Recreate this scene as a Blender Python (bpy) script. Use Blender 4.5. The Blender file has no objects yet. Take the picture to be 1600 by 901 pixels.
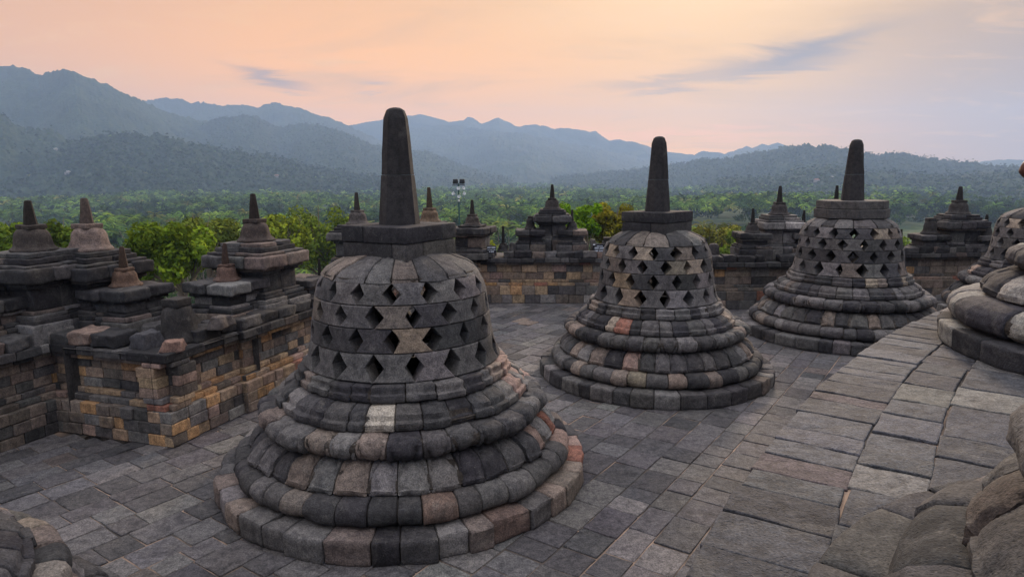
import bpy, math, random
import numpy as np
from mathutils import Matrix, Vector

# ------------------------------------------------------------------ camera, world, sun, exposure
scene = bpy.context.scene
COL = scene.collection
EYE = 2.934
cam_d = bpy.data.cameras.new('camera')
cam = bpy.data.objects.new('camera', cam_d); COL.objects.link(cam)
cam_d.sensor_width = 36.0
cam_d.lens = 1028.9/1600*36.0
cam_d.clip_start = 0.05; cam_d.clip_end = 60000
cam.matrix_world = Matrix.Translation((0, 0, EYE)) @ Matrix.Rotation(math.radians(90-9.53), 4, 'X') @ Matrix.Rotation(math.radians(-0.506), 4, 'Z')
scene.camera = cam
scene.render.resolution_x = 1024; scene.render.resolution_y = 576
vs = scene.view_settings
vs.view_transform = 'Standard'; vs.look = 'None'; vs.gamma = 1.0; vs.use_curve_mapping = False
vs.exposure = 0.12
cy = scene.cycles
cy.use_denoising = True
cy.max_bounces = 6; cy.diffuse_bounces = 3; cy.glossy_bounces = 2; cy.transmission_bounces = 2
cy.volume_bounces = 2; cy.transparent_max_bounces = 8
cy.use_fast_gi = False
scene.render.use_persistent_data = False

SUN_AZ, SUN_EL = math.radians(22), math.radians(19)      # clockwise from +Y
SUN_DIR = Vector((math.sin(SUN_AZ)*math.cos(SUN_EL), math.cos(SUN_AZ)*math.cos(SUN_EL), math.sin(SUN_EL)))
sun_d = bpy.data.lights.new('sun', 'SUN')
sun_d.energy = 3.0; sun_d.angle = math.radians(10); sun_d.color = (1.0, 0.78, 0.58)
sun = bpy.data.objects.new('sun', sun_d); COL.objects.link(sun)
sun.rotation_euler = (-SUN_DIR).to_track_quat('-Z', 'Y').to_euler()

class NT:
    """small helper for node trees"""
    def __init__(s, tree): s.t = tree; s.n = tree.nodes; s.l = tree.links
    def new(s, typ, **kw):
        n = s.n.new(typ)
        for k, v in kw.items(): setattr(n, k, v)
        return n
    def set(s, sock, v):
        if isinstance(v, bpy.types.NodeSocket): s.l.new(v, sock)
        elif v is not None: sock.default_value = v
    def math(s, op, a, b=None, c=None, clamp=False):
        n = s.new('ShaderNodeMath', operation=op); n.use_clamp = clamp
        s.set(n.inputs[0], a); s.set(n.inputs[1], b)
        if c is not None: s.set(n.inputs[2], c)
        return n.outputs[0]
    def mix(s, f, a, b, blend='MIX'):
        n = s.new('ShaderNodeMix', data_type='RGBA', blend_type=blend); n.clamp_factor = True
        s.set(n.inputs[0], f); s.set(n.inputs[6], a); s.set(n.inputs[7], b)
        return n.outputs[2]
    def noise(s, vec, scale, detail=4, rough=0.55, dist=0.0):
        n = s.new('ShaderNodeTexNoise'); s.set(n.inputs['Vector'], vec)
        n.inputs['Scale'].default_value = scale; n.inputs['Detail'].default_value = detail
        n.inputs['Roughness'].default_value = rough; n.inputs['Distortion'].default_value = dist
        return n.outputs[0]
    def ramp(s, f, a, b, lo=0.0, hi=1.0):
        n = s.new('ShaderNodeMapRange', interpolation_type='SMOOTHSTEP'); s.set(n.inputs[0], f)
        n.inputs[1].default_value = a; n.inputs[2].default_value = b; n.inputs[3].default_value = lo; n.inputs[4].default_value = hi
        return n.outputs[0]

def rgb(*c): return (c[0], c[1], c[2], 1.0)

def build_world():
    w = bpy.data.worlds.new('World'); scene.world = w; w.use_nodes = True
    t = NT(w.node_tree); t.n.clear()
    sky = t.new('ShaderNodeTexSky', sky_type='NISHITA'); sky.sun_disc = False
    sky.sun_elevation = SUN_EL; sky.sun_rotation = SUN_AZ
    tc = t.new('ShaderNodeTexCoord'); d = tc.outputs['Generated']
    sp = t.new('ShaderNodeSeparateXYZ'); t.set(sp.inputs[0], d); x, y, z = sp.outputs
    az = t.math('ARCTAN2', x, y); el = t.math('ARCSINE', z)
    # cloud deck coordinates: direction projected on a high layer
    den = t.math('ADD', t.math('MAXIMUM', z, 0.0), 0.10)
    cb = t.new('ShaderNodeCombineXYZ'); t.set(cb.inputs[0], t.math('DIVIDE', x, den)); t.set(cb.inputs[1], t.math('DIVIDE', y, den))
    mp = t.new('ShaderNodeMapping'); t.set(mp.inputs[0], cb.outputs[0]); mp.inputs['Rotation'].default_value = (0, 0, 0.35); mp.inputs['Scale'].default_value = (0.55, 1.0, 1)
    n1 = t.noise(mp.outputs[0], 0.9, 6, 0.55, 0.5); n2 = t.noise(mp.outputs[0], 2.6, 5, 0.6, 0.8); n3 = t.noise(mp.outputs[0], 0.35, 3, 0.5)
    # base tones of the sunset cloud sheet by height
    low = t.mix(t.ramp(el, -0.02, 0.12), rgb(2.5, .86, .0), rgb(1.62, .68, .08))
    mid = t.mix(t.ramp(el, 0.12, 0.34), low, rgb(.92, .52, .25))
    top = mid
    # glow round the hidden sun
    dt = t.new('ShaderNodeVectorMath', operation='DOT_PRODUCT'); t.set(dt.inputs[0], d); dt.inputs[1].default_value = SUN_DIR
    g = t.math('POWER', t.math('MAXIMUM', dt.outputs['Value'], 0.0), 14.0)
    lit = t.mix(t.math('MULTIPLY', g, 0.85), top, rgb(1.32, .78, .22))
    # cooler, greyer sky to the right and behind
    right = t.mix(t.math('MULTIPLY', t.ramp(az, 0.22, 0.68), 0.9), lit, rgb(.46, .31, .19))
    left = t.mix(t.math('MULTIPLY', t.ramp(az, -0.2, -0.72), 0.45), right, rgb(.66, .38, .26))
    back = left
    # streaks
    warm = t.mix(t.math('MULTIPLY', t.ramp(n2, 0.52, 0.72), 0.45), back, rgb(1.30, .70, .22))
    cool = t.mix(t.math('MULTIPLY', t.ramp(n1, 0.50, 0.75), 0.50), warm, rgb(.74, .44, .20))
    cool = t.mix(t.math('MULTIPLY', t.ramp(n3, 0.55, 0.75), 0.3), cool, rgb(.74, .46, .22))
    def streak(c, a0, e0, wa, we, slope, amt, tone):
        nn = t.math('MULTIPLY', t.math('SUBTRACT', n2, 0.5), 0.06)
        da = t.math('SUBTRACT', az, a0)
        de = t.math('ADD', t.math('SUBTRACT', t.math('SUBTRACT', el, e0), t.math('MULTIPLY', da, slope)), nn)
        q = t.math('ADD', t.math('POWER', t.math('ABSOLUTE', t.math('DIVIDE', da, wa)), 2.0), t.math('POWER', t.math('ABSOLUTE', t.math('DIVIDE', de, we)), 2.0))
        m = t.math('MULTIPLY', t.math('EXPONENT', t.math('MULTIPLY', q, -1.0)), amt)
        return t.mix(m, c, tone)
    c = streak(cool, 0.40, 0.163, 0.10, 0.0135, 0.14, 0.97, rgb(.27, .225, .22))
    c = streak(c, 0.37, 0.144, 0.075, 0.009, 0.08, 0.85, rgb(.32, .26, .24))
    c = streak(c, 0.24, 0.132, 0.10, 0.009, 0.05, 0.6, rgb(.48, .34, .24))
    c = streak(c, -0.335, 0.138, 0.045, 0.008, -0.22, 0.85, rgb(.40, .28, .24))
    c = streak(c, -0.195, 0.128, 0.02, 0.005, 0.0, 0.5, rgb(.52, .42, .43))
    c = streak(c, 0.20, 0.060, 0.22, 0.006, -0.01, 0.6, rgb(1.9, .75, .20))
    c = streak(c, 0.32, 0.25, 0.28, 0.05, 0.05, 0.65, rgb(1.40, .88, .42))
    # unseen sky overhead boosted as added fill on stone and haze; bluer, dimmer behind
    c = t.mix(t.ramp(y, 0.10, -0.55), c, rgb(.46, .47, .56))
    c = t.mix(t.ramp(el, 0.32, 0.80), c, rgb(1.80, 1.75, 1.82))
    b1 = t.new('ShaderNodeBackground'); t.set(b1.inputs[0], sky.outputs[0]); b1.inputs[1].default_value = 0.05
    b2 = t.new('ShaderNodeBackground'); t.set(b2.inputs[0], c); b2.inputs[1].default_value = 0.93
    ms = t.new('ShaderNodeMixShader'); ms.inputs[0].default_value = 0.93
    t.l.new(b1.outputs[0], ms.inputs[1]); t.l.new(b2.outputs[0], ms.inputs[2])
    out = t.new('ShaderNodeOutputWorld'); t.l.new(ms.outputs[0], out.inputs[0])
build_world()

# ------------------------------------------------------------------ mesh helpers
rng = np.random.default_rng(7)
random.seed(7)

def _hash(ix, iy, iz, s):
    h = (ix*374761393 + iy*668265263 + iz*2147483647 + s*974634777) & 0xffffffff
    h = ((h ^ (h >> 13))*1274126177) & 0xffffffff
    return ((h ^ (h >> 16)) & 0xffff)/32767.5 - 1.0

def vnoise(P, s=0):
    """numpy value noise in -1..1 at points P (n,3)"""
    P = np.asarray(P, float); I = np.floor(P).astype(np.int64); f = P - I; f = f*f*(3-2*f)
    r = 0
    for a in (0, 1):
        for b in (0, 1):
            for c in (0, 1):
                w = (f[:, 0] if a else 1-f[:, 0])*(f[:, 1] if b else 1-f[:, 1])*(f[:, 2] if c else 1-f[:, 2])
                r = r + w*_hash(I[:, 0]+a, I[:, 1]+b, I[:, 2]+c, s)
    return r

def fbm(P, s=0, o=4, gain=.5):
    r = 0; a = 1.; P = np.asarray(P, float)
    for k in range(o):
        r = r + a*vnoise(P, s+k*17); P = P*2.03+11.3; a *= gain
    return r

class MB:
    """collects quads / triangles with a colour per vertex, builds ONE mesh object"""
    def __init__(s): s.V = []; s.F4 = []; s.F3 = []; s.C = []; s.n = 0
    def add(s, V, F, C):
        V = np.asarray(V, float).reshape(-1, 3); F = np.asarray(F, np.int64)
        C = np.asarray(C, float)
        if C.ndim == 1: C = np.tile(C, (len(V), 1))
        s.V.append(V); s.C.append(C)
        (s.F4 if F.shape[1] == 4 else s.F3).append(F+s.n); s.n += len(V)
    def build(s, name, mat, parent=None, smooth=True, loc=None, sharp=None):
        V = np.concatenate(s.V); C = np.concatenate(s.C)
        f4 = np.concatenate(s.F4) if s.F4 else np.zeros((0, 4), np.int64)
        f3 = np.concatenate(s.F3) if s.F3 else np.zeros((0, 3), np.int64)
        me = bpy.data.meshes.new(name)
        me.vertices.add(len(V)); me.vertices.foreach_set('co', V.astype(np.float32).ravel())
        nl = f4.size+f3.size
        me.loops.add(nl); me.loops.foreach_set('vertex_index', np.concatenate([f4.ravel(), f3.ravel()]).astype(np.int32))
        np_ = len(f4)+len(f3); me.polygons.add(np_)
        st = np.concatenate([np.arange(len(f4))*4, len(f4)*4+np.arange(len(f3))*3]).astype(np.int32)
        me.polygons.foreach_set('loop_start', st)
        me.polygons.foreach_set('use_smooth', np.full(np_, smooth, bool))
        me.update(calc_edges=True)
        at = me.color_attributes.new('tone', 'FLOAT_COLOR', 'POINT')
        at.data.foreach_set('color', np.c_[C, np.ones(len(C))].astype(np.float32).ravel())
        if sharp is not None: me.set_sharp_from_angle(angle=math.radians(sharp))
        me.materials.append(mat)
        o = bpy.data.objects.new(name, me); COL.objects.link(o)
        if parent is not None: o.parent = parent
        if loc is not None: o.location = loc
        return o

def grid_faces(nu, nv, base=0, wrap=False):
    i = np.arange(nu if wrap else nu-1)[:, None]; j = np.arange(nv-1)[None]
    a = i*nv+j; b = ((i+1) % nu)*nv+j
    return (np.stack([a, b, b+1, a+1], -1)).reshape(-1, 4)+base

def thing(name, label, cat, loc=(0, 0, 0), rotz=0, group=None):
    o = bpy.data.objects.new(name, None); COL.objects.link(o); o.empty_display_size = .2
    o.location = loc; o.rotation_euler = (0, 0, rotz); o['label'] = label; o['category'] = cat
    if group: o['group'] = group
    return o
def tag(o, label, cat, group=None):
    o['label'] = label; o['category'] = cat
    if group: o['group'] = group
    return o
def struct(o): o['kind'] = 'structure'; return o

# stone tones (linear albedo)
DARK = (.040, .039, .041); CHAR = (.070, .067, .067); GREY = (.122, .116, .113); BRNG = (.155, .125, .105)
TAN = (.19, .158, .125); PINK = (.20, .142, .120); ORNG = (.30, .180, .092); RED = (.185, .085, .062); CREAM = (.46, .42, .36); PALE = (.24, .225, .21)
def pick(pal):
    """pal: list of (tone, weight)"""
    w = np.array([p[1] for p in pal], float); c = np.array(pal[rng.choice(len(pal), p=w/w.sum())][0])
    return np.clip(c*1.28*rng.uniform(.78, 1.25)*(1+rng.normal(0, .014, 3)), .01, .9)
P_STUPA = [((.028, .027, .031), 2.2), (DARK, 4.), (CHAR, 4.6), ((.105, .099, .099), 2.4), ((.125, .102, .088), 1.3), (PINK, .07), (TAN, .07)]
P_WARM = [(PINK, 1.4), (TAN, .8), (BRNG, 3), (RED, .4), (GREY, 1.6), (CHAR, 1.2)]
P_LATT = [(CHAR, 3.6), ((.095, .088, .088), 2.6), (DARK, 3.), ((.11, .092, .080), .9), (TAN, .10)]
P_DARK = [((.020, .0195, .022), 4), (DARK, 4), (CHAR, 1.6), ((.085, .07, .062), .7), (GREY, .3)]
P_BODY = [(ORNG, 2.6), ((.26, .19, .125), 2.6), (PINK, 1.6), ((.20, .15, .115), 3.), (RED, .5)]
P_COOL = [(BRNG, 2.6), ((.10, .083, .072), 2.2), (GREY, 1.8), (CHAR, 2.4), (DARK, 1.6), (PALE, .25)]
P_BODYD = [(ORNG, .6), (TAN, .5), (PINK, 1.), (BRNG, 2.6), (RED, .5)]
P_BASE = [(CHAR, 3), (DARK, 2.6), (BRNG, 2.2), (GREY, 2), (PINK, 1), (ORNG, .7), (TAN, .5)]
BLACK = (.020, .0195, .022)
P_RAIL = [(BLACK, 2.6), (DARK, 3.), (CHAR, 2.2), (GREY, .8), ((.10, .080, .070), 1.1), (PINK, .18)]
P_FLOOR = [((.066, .064, .069), 4), ((.082, .079, .082), 4), ((.104, .099, .098), 1.6), ((.050, .049, .053), 2.4), ((.088, .076, .072), .5), ((.15, .118, .098), .12)]
P_LEDGE = [((.044, .047, .055), 4), ((.055, .058, .067), 3), ((.035, .037, .044), 2.4), ((.095, .094, .092), .4), ((.060, .050, .056), .45)]

def stone_mat(name, bump=.5, lichen=.35, pit=60., grain=120., stain=.55, rough=.88, spec=.28):
    m = bpy.data.materials.new(name); m.use_nodes = True; t = NT(m.node_tree)
    b = t.n['Principled BSDF']; b.inputs['Roughness'].default_value = rough
    b.inputs['Specular IOR Level'].default_value = spec
    at = t.new('ShaderNodeAttribute', attribute_name='tone'); tc = t.new('ShaderNodeTexCoord'); v = tc.outputs['Object']
    nA = t.noise(v, 2.3, 5, .6); nB = t.noise(v, 17., 5, .65); nC = t.noise(v, grain, 3, .7)
    col = t.mix(1.0, at.outputs['Color'], t.mix(t.ramp(nB, .3, .7), rgb(.66, .66, .68), rgb(1.3, 1.28, 1.25)), 'MULTIPLY')
    col = t.mix(t.math('MULTIPLY', t.ramp(nA, .52, .72), stain), col, t.mix(1., col, rgb(.42, .42, .46), 'MULTIPLY'))
    nD = t.noise(v, .55, 4, .6, .3)
    ms = t.new('ShaderNodeMapping'); t.set(ms.inputs[0], v); ms.inputs['Scale'].default_value = (7.5, 7.5, 1.1); nS = t.noise(ms.outputs[0], 1., 4, .65, .5)
    col = t.mix(t.math('MULTIPLY', t.ramp(nS, .50, .68), stain*.9), col, t.mix(1., col, rgb(.38, .38, .41), 'MULTIPLY'))
    nE = t.noise(v, 3.6, 6, .68, .8)
    col = t.mix(t.math('MULTIPLY', t.ramp(nE, .53, .66), stain*.55), col, rgb(.115, .108, .10))
    col = t.mix(t.math('MULTIPLY', t.ramp(nD, .5, .66), stain*.7), col, t.mix(1., col, rgb(.5, .49, .47), 'MULTIPLY'))
    nL = t.noise(v, 6.5, 6, .7, .4)
    col = t.mix(t.math('MULTIPLY', t.ramp(nL, .58, .74), lichen), col, rgb(.24, .225, .20))
    nM = t.noise(v, 31., 4, .7)
    col = t.mix(t.math('MULTIPLY', t.ramp(nM, .64, .74), lichen*.8), col, rgb(.34, .30, .26))
    vo = t.new('ShaderNodeTexVoronoi'); t.set(vo.inputs['Vector'], v); vo.inputs['Scale'].default_value = pit
    pits = t.ramp(vo.outputs['Distance'], .05, .30)
    col = t.mix(t.math('MULTIPLY', t.math('SUBTRACT', 1., pits), .35), col, rgb(.02, .02, .022))
    col = t.mix(1.0, col, t.mix(t.ramp(nC, .3, .7), rgb(.60, .60, .60), rgb(1.42, 1.42, 1.42)), 'MULTIPLY')
    t.set(b.inputs['Base Color'], col)
    h = t.math('ADD', t.math('ADD', t.math('MULTIPLY', nB, .6), t.math('MULTIPLY', nC, .35)), t.math('MULTIPLY', pits, .22))
    bp = t.new('ShaderNodeBump'); bp.inputs['Strength'].default_value = bump; bp.inputs['Distance'].default_value = .02
    t.set(bp.inputs['Height'], h); t.set(b.inputs['Normal'], bp.outputs[0])
    return m
M_STONE = stone_mat('weathered_andesite', .7, .35, 48., 85.)
M_WALL = stone_mat('wall_andesite', .6, .38, 45., 100., .6)
M_FLOOR = stone_mat('paving_andesite', .85, .34, 42., 75., .72, .76, .22)
M_SPIRE = stone_mat('dark_spire_stone', .5, .12, 70., 150., .5)

def simple_mat(name, col, rough=.6, metal=0.):
    m = bpy.data.materials.new(name); m.use_nodes = True; t = NT(m.node_tree); b = t.n['Principled BSDF']
    tc = t.new('ShaderNodeTexCoord'); n = t.noise(tc.outputs['Object'], 14., 4)
    t.set(b.inputs['Base Color'], t.mix(n, rgb(*[c*.8 for c in col]), rgb(*[min(1, c*1.15) for c in col])))
    b.inputs['Roughness'].default_value = rough; b.inputs['Metallic'].default_value = metal
    return m

def resample(prof, step):
    P = [np.array(prof[0], float)]
    for q in prof[1:]:
        q = np.array(q, float); d = np.linalg.norm(q-P[-1]); k = max(1, int(round(d/step))); a = P[-1]
        for i in range(1, k+1): P.append(a+(q-a)*i/k)
    return np.array(P)

def rot2(x, y, a): return x*math.cos(a)-y*math.sin(a), x*math.sin(a)+y*math.cos(a)

def lathe_ring(mb, prof, n, pal, seed, nt=7, step=.035, petal=None, jit=.011, ch=.008, gap=.005, rough=.010, wvar=.35, arc=(0, 2*math.pi), over=None, core=True, cut=.05, warm=None, chip=1.):
    """a ring of separate stones: every stone its own strip of the turned profile, with chamfered joints"""
    prof = resample(prof, step); r0, z0 = prof[:, 0], prof[:, 1]
    full = abs(arc[1]-arc[0]-2*math.pi) < 1e-6
    w = 1+rng.uniform(-wvar, wvar, n); e = arc[0]+np.concatenate([[0], np.cumsum(w)/w.sum()])*(arc[1]-arc[0])
    rm = r0.max()
    # outward normals of the profile, for petals and chamfers
    tn = np.gradient(prof, axis=0); nr = np.stack([tn[:, 1], -tn[:, 0]], 1); nr /= (np.linalg.norm(nr, axis=1, keepdims=True)+1e-9)
    s = np.concatenate([[0], np.cumsum(np.linalg.norm(np.diff(prof, axis=0), axis=1))]); s /= s[-1]
    for k in range(n):
        a, b = e[k]+gap/rm, e[k+1]-gap/rm; c = ch/rm
        th = np.concatenate([[a, a], a+c+(b-a-2*c)*np.linspace(0, 1, nt), [b, b]])
        off = np.concatenate([[-cut, -ch], np.zeros(nt), [-ch, -cut]])
        u = np.clip((th-(a+b)/2)/((b-a)/2), -1, 1)
        dd = off[:, None]+np.zeros((1, len(prof)))
        if petal is not None: dd = dd+petal(u[:, None], s[None, :])
        if step < .05:
            for _ in range(rng.integers(1, 4)):
                dd = dd-chip*rng.uniform(.006, .026)*np.exp(-((u[:, None]-rng.choice([-1, 1])*rng.uniform(.6, 1.))/rng.uniform(.12, .4))**2-((s[None, :]-rng.uniform(.15, .9))/rng.uniform(.05, .16))**2)
        j = rng.normal(0, jit)
        R = r0[None]+nr[None, :, 0]*dd+j; Z = z0[None]+nr[None, :, 1]*np.where(dd < 0, dd, dd)
        Z = np.broadcast_to(Z, R.shape)
        V = np.stack([R*np.cos(th)[:, None], R*np.sin(th)[:, None], Z], -1).reshape(-1, 3)
        rad = V[:, :2]/np.linalg.norm(V[:, :2], axis=1, keepdims=True)
        d = fbm(V*5.+seed*3.1, seed, 3)*rough*1.6+vnoise(V*22.+seed, seed+5)*rough*.6
        V[:, :2] += rad*d[:, None]; V[:, 2] += vnoise(V*9.+seed, seed+9)*rough*.6+rng.normal(0, .003)
        mid = (a+b)/2; pp = pal
        if warm is not None and rng.random() < warm[2]*math.exp(-((math.remainder(mid-warm[0], 2*math.pi))/warm[1])**2): pp = P_WARM
        cc = pick(pp)
        for (oa, oc) in (over or ()):
            if abs(math.remainder(mid-oa, 2*math.pi)) <= (e[k+1]-e[k])/2: cc = np.array(oc)
        mb.add(V, grid_faces(len(th), len(prof)), cc)
    if core:
        nn = 96 if full else 64
        th = arc[0]+np.linspace(0, 1, nn+(0 if full else 1), endpoint=not full)*(arc[1]-arc[0])
        R = r0-nr[:, 0]*.03; Z = z0-nr[:, 1]*.03
        V = np.stack([R[None]*np.cos(th)[:, None], R[None]*np.sin(th)[:, None], np.broadcast_to(Z[None], (len(th), len(R)))], -1)
        mb.add(V, grid_faces(len(th), len(R), wrap=full), (.05, .042, .036))

def rbox(mb, c, h, ang=0., r=.012, col=CHAR, rough=.0, n=0, seed=0, tilt=(0, 0), taper=0., freq=6.):
    """a dressed stone: box with rounded edges; n extra subdivisions + noise for worn ones"""
    h = np.array(h, float); r = min(r, h.min()*.98)
    def samp(hh):
        m = np.linspace(-(hh-r), hh-r, n+2)
        if n: return np.concatenate([[-hh, -hh+.3*r], m, [hh-.3*r, hh]])
        return np.concatenate([[-hh], m, [hh]])
    S = [samp(v) for v in h]
    for ax in range(3):
        o1, o2 = (ax+1) % 3, (ax+2) % 3
        for sg in (-1, 1):
            A, B = np.meshgrid(S[o1], S[o2], indexing='ij')
            q = np.zeros(A.shape+(3,)); q[..., ax] = sg*h[ax]; q[..., o1] = A; q[..., o2] = B
            q = q.reshape(-1, 3); cl = np.clip(q, -(h-r), h-r); d = q-cl; L = np.linalg.norm(d, axis=1, keepdims=True); d = d/np.where(L < 1e-9, 1, L)
            p = cl+d*r
            if taper: p[:, :2] *= (1-taper*(p[:, 2:3]/h[2]+1)/2)
            if rough:
                w = (p+np.array(c))*freq
                p = p+np.stack([fbm(w, seed+1, 3), fbm(w+7.7, seed+2, 3), fbm(w+3.3, seed+3, 3)], 1)*rough
            x, y = p[:, 0], p[:, 1]; z = p[:, 2]+x*tilt[0]+y*tilt[1]
            X, Y = rot2(x, y, ang)
            F = grid_faces(len(S[o1]), len(S[o2]))
            if sg < 0: F = F[:, ::-1]
            mb.add(np.stack([X+c[0], Y+c[1], z+c[2]], 1), F, col)

def tube(mb, pts, rad, col, ns=8, cap=True):
    pts = np.array(pts, float); rad = np.broadcast_to(np.asarray(rad, float), (len(pts),))
    V = []
    for i, p in enumerate(pts):
        t = pts[min(i+1, len(pts)-1)]-pts[max(i-1, 0)]; t /= np.linalg.norm(t)+1e-9
        a = np.cross(t, [0, 0, 1.]) if abs(t[2]) < .9 else np.cross(t, [1., 0, 0]); a /= np.linalg.norm(a); b = np.cross(t, a)
        th = np.linspace(0, 2*np.pi, ns, endpoint=False)
        V.append(p+rad[i]*(np.cos(th)[:, None]*a+np.sin(th)[:, None]*b))
    V = np.array(V); F = []
    for i in range(len(pts)-1):
        for k in range(ns): F.append((i*ns+k, i*ns+(k+1) % ns, (i+1)*ns+(k+1) % ns, (i+1)*ns+k))
    V = V.reshape(-1, 3); m = len(V)
    mb.add(V, F, col)
    if cap:
        for base, p in ((0, pts[0]), ((len(pts)-1)*ns, pts[-1])):
            mb.add(np.vstack([V[base:base+ns], p]), [(k, (k+1) % ns, ns) for k in range(ns)], col)

def lathe(mb, prof, n, col, c=(0, 0, 0), rough=0., seed=0, ang0=0., freq=7.):
    prof = np.array(prof, float); th = ang0+np.linspace(0, 2*np.pi, n, endpoint=False)
    V = np.stack([prof[None, :, 0]*np.cos(th)[:, None], prof[None, :, 0]*np.sin(th)[:, None], np.broadcast_to(prof[None, :, 1], (n, len(prof)))], -1).reshape(-1, 3)
    if rough:
        w = (V+np.array(c))*freq; V = V+np.stack([fbm(w, seed, 3), fbm(w+5, seed+1, 3), .6*fbm(w+9, seed+2, 3)], 1)*rough
    mb.add(V+np.array(c), grid_faces(n, len(prof), wrap=True), col)

# ------------------------------------------------------------------ the latticed stupas
C0 = np.array([17.9, -7.8])                        # centre of the round terraces
LEDGE_R, LEDGE_Z = 20.0, 1.40
BELL_Z = np.array([1.185, 1.25, 1.43, 1.645, 1.845, 1.94, 2.035, 2.10, 2.15, 2.20])
BELL_R = np.array([.968, .935, .895, .866, .838, .812, .764, .705, .625, .50])
def bell_r(z): return np.interp(z, BELL_Z, BELL_R)

def petal_band(u, s):           # overlapping lotus petals cut as grooves, one per stone
    edge = np.abs(u)-np.sqrt(np.clip(1-((s-.25)/.72)**2, 0, 1))*.96
    g = np.exp(-(edge/.07)**2)*-.022
    return g*np.where((s > .2) & (s < .97), 1, 0)+.010*np.exp(-(u/.5)**2)*np.where(s > .2, 1, 0)
def petal_roll(u, s):           # downward petals on the overhanging roll
    edge = np.abs(u)-np.sqrt(np.clip((s-.10)/.62, 0, 1))
    g = np.exp(-(edge/.10)**2)*-.022*np.where((s > .08) & (s < .74), 1, 0)
    return g+.008*(1-u*u)*np.where(s < .7, 1, 0)-.006*np.exp(-((s-.73)/.03)**2)

def lattice(mb, rows, n, pal, seed, over=None, thick=.20, phase=0.):
    for i in range(len(rows)-1):
        z0, z1 = rows[i]+.003, rows[i+1]-.003; pitch = 2*math.pi/n; a = pitch/2*.985
        wst = rng.uniform(.44, .50)
        for k in range(-n//2, n//2):
            tc = phase+(k+(.5 if i % 2 else 0))*pitch+rng.normal(0, .006)
            us = np.array([-1, -.95, -.5, 0, .5, .95, 1.]); ve = np.array([0, .035, .2, .35, .5, .65, .8, .965, 1.])
            wv = a*(1-wst*(1-np.abs(2*ve-1))*1.0)
            asy = rng.normal(0, .015)
            U, Vv = np.meshgrid(us, ve, indexing='ij'); W = wv[None]
            th = tc+U*W+asy*(1-np.abs(2*Vv-1)); z = z0+(z1-z0)*Vv
            R = bell_r(z)+rng.normal(0, .005)
            edge = (np.abs(U) > .99) | (Vv < .01) | (Vv > .99)
            Ro = R-np.where(edge, .009, 0)
            P = np.stack([Ro*np.cos(th), Ro*np.sin(th), z], -1).reshape(-1, 3)
            d = fbm(P*5+seed, seed, 3)*.006+vnoise(P*24, seed+3)*.003; rad = P[:, :2]/np.linalg.norm(P[:, :2], axis=1, keepdims=True); P[:, :2] += rad*d[:, None]
            cc = pick(pal)
            if over and (i, k) in over: cc = np.array(over[(i, k)])
            nu, nv = len(us), len(ve); mb.add(P, grid_faces(nu, nv), cc)
            # reveals: boundary loop carried inwards
            loop = [(x, 0) for x in range(nu)]+[(nu-1, y) for y in range(1, nv)]+[(x, nv-1) for x in range(nu-2, -1, -1)]+[(0, y) for y in range(nv-2, 0, -1)]
            idx = np.array([x*nv+y for x, y in loop]); O = P[idx]
            Ri = (R-thick).reshape(-1)[idx]; ti = th.reshape(-1)[idx]
            I = np.stack([Ri*np.cos(ti), Ri*np.sin(ti), O[:, 2]], 1); m = len(loop)
            ii = np.arange(m); mb.add(np.vstack([O, I]), np.stack([ii, m+ii, m+(ii+1) % m, (ii+1) % m], 1), cc*.95)
            Pi = np.stack([(R-thick)*np.cos(th), (R-thick)*np.sin(th), z], -1).reshape(-1, 3)
            mb.add(Pi, grid_faces(nu, nv)[:, ::-1], cc*.9)

def square_tier(mb, z0, z1, hs, ang, pal, cuts, r=.012, rough=.003, cols=None, n=1):
    """four-square course of stones, cut in two across each way at 'cuts'"""
    xs = [-hs, cuts[0]*hs, hs]; ys = [-hs, cuts[1]*hs, hs]; k = 0
    for i in range(2):
        for j in range(2):
            if (i+j) % 2 and abs(cuts[0]) > .98: continue
            hx, hy = (xs[i+1]-xs[i])/2-.002, (ys[j+1]-ys[j])/2-.002
            if hx < .02 or hy < .02: continue
            cx_, cy_ = (xs[i+1]+xs[i])/2, (ys[j+1]+ys[j])/2; X, Y = rot2(cx_, cy_, ang)
            rbox(mb, (X, Y, (z0+z1)/2), (hx, hy, (z1-z0)/2-.001), ang, r, pick(pal) if not cols else cols[k % len(cols)], rough, n, seed=int(rng.integers(999)), freq=5); k += 1

def oct_prism(mb, rings, col, n=8, ang=0., rough=.003, seed=0, sub=3):
    """faceted shaft: rings = [(radius, z)]; flat facets subdivided for a little wear"""
    th = ang+np.linspace(0, 2*np.pi, n, endpoint=False)
    t = np.concatenate([np.linspace(0, 1, sub, endpoint=False)+k for k in range(n)])
    cx_ = np.interp(t, np.arange(n+1), np.append(np.cos(th), np.cos(th[0]))); sy_ = np.interp(t, np.arange(n+1), np.append(np.sin(th), np.sin(th[0])))
    V = np.array([[(r*a, r*b, z) for (r, z) in rings] for a, b in zip(cx_, sy_)]).reshape(-1, 3)
    if rough:
        V[:, :2] += np.stack([fbm(V*6+seed, seed, 3), fbm(V*6+seed+4, seed+1, 3)], 1)*rough
    mb.add(V, grid_faces(len(t), len(rings), wrap=True), col)

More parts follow.
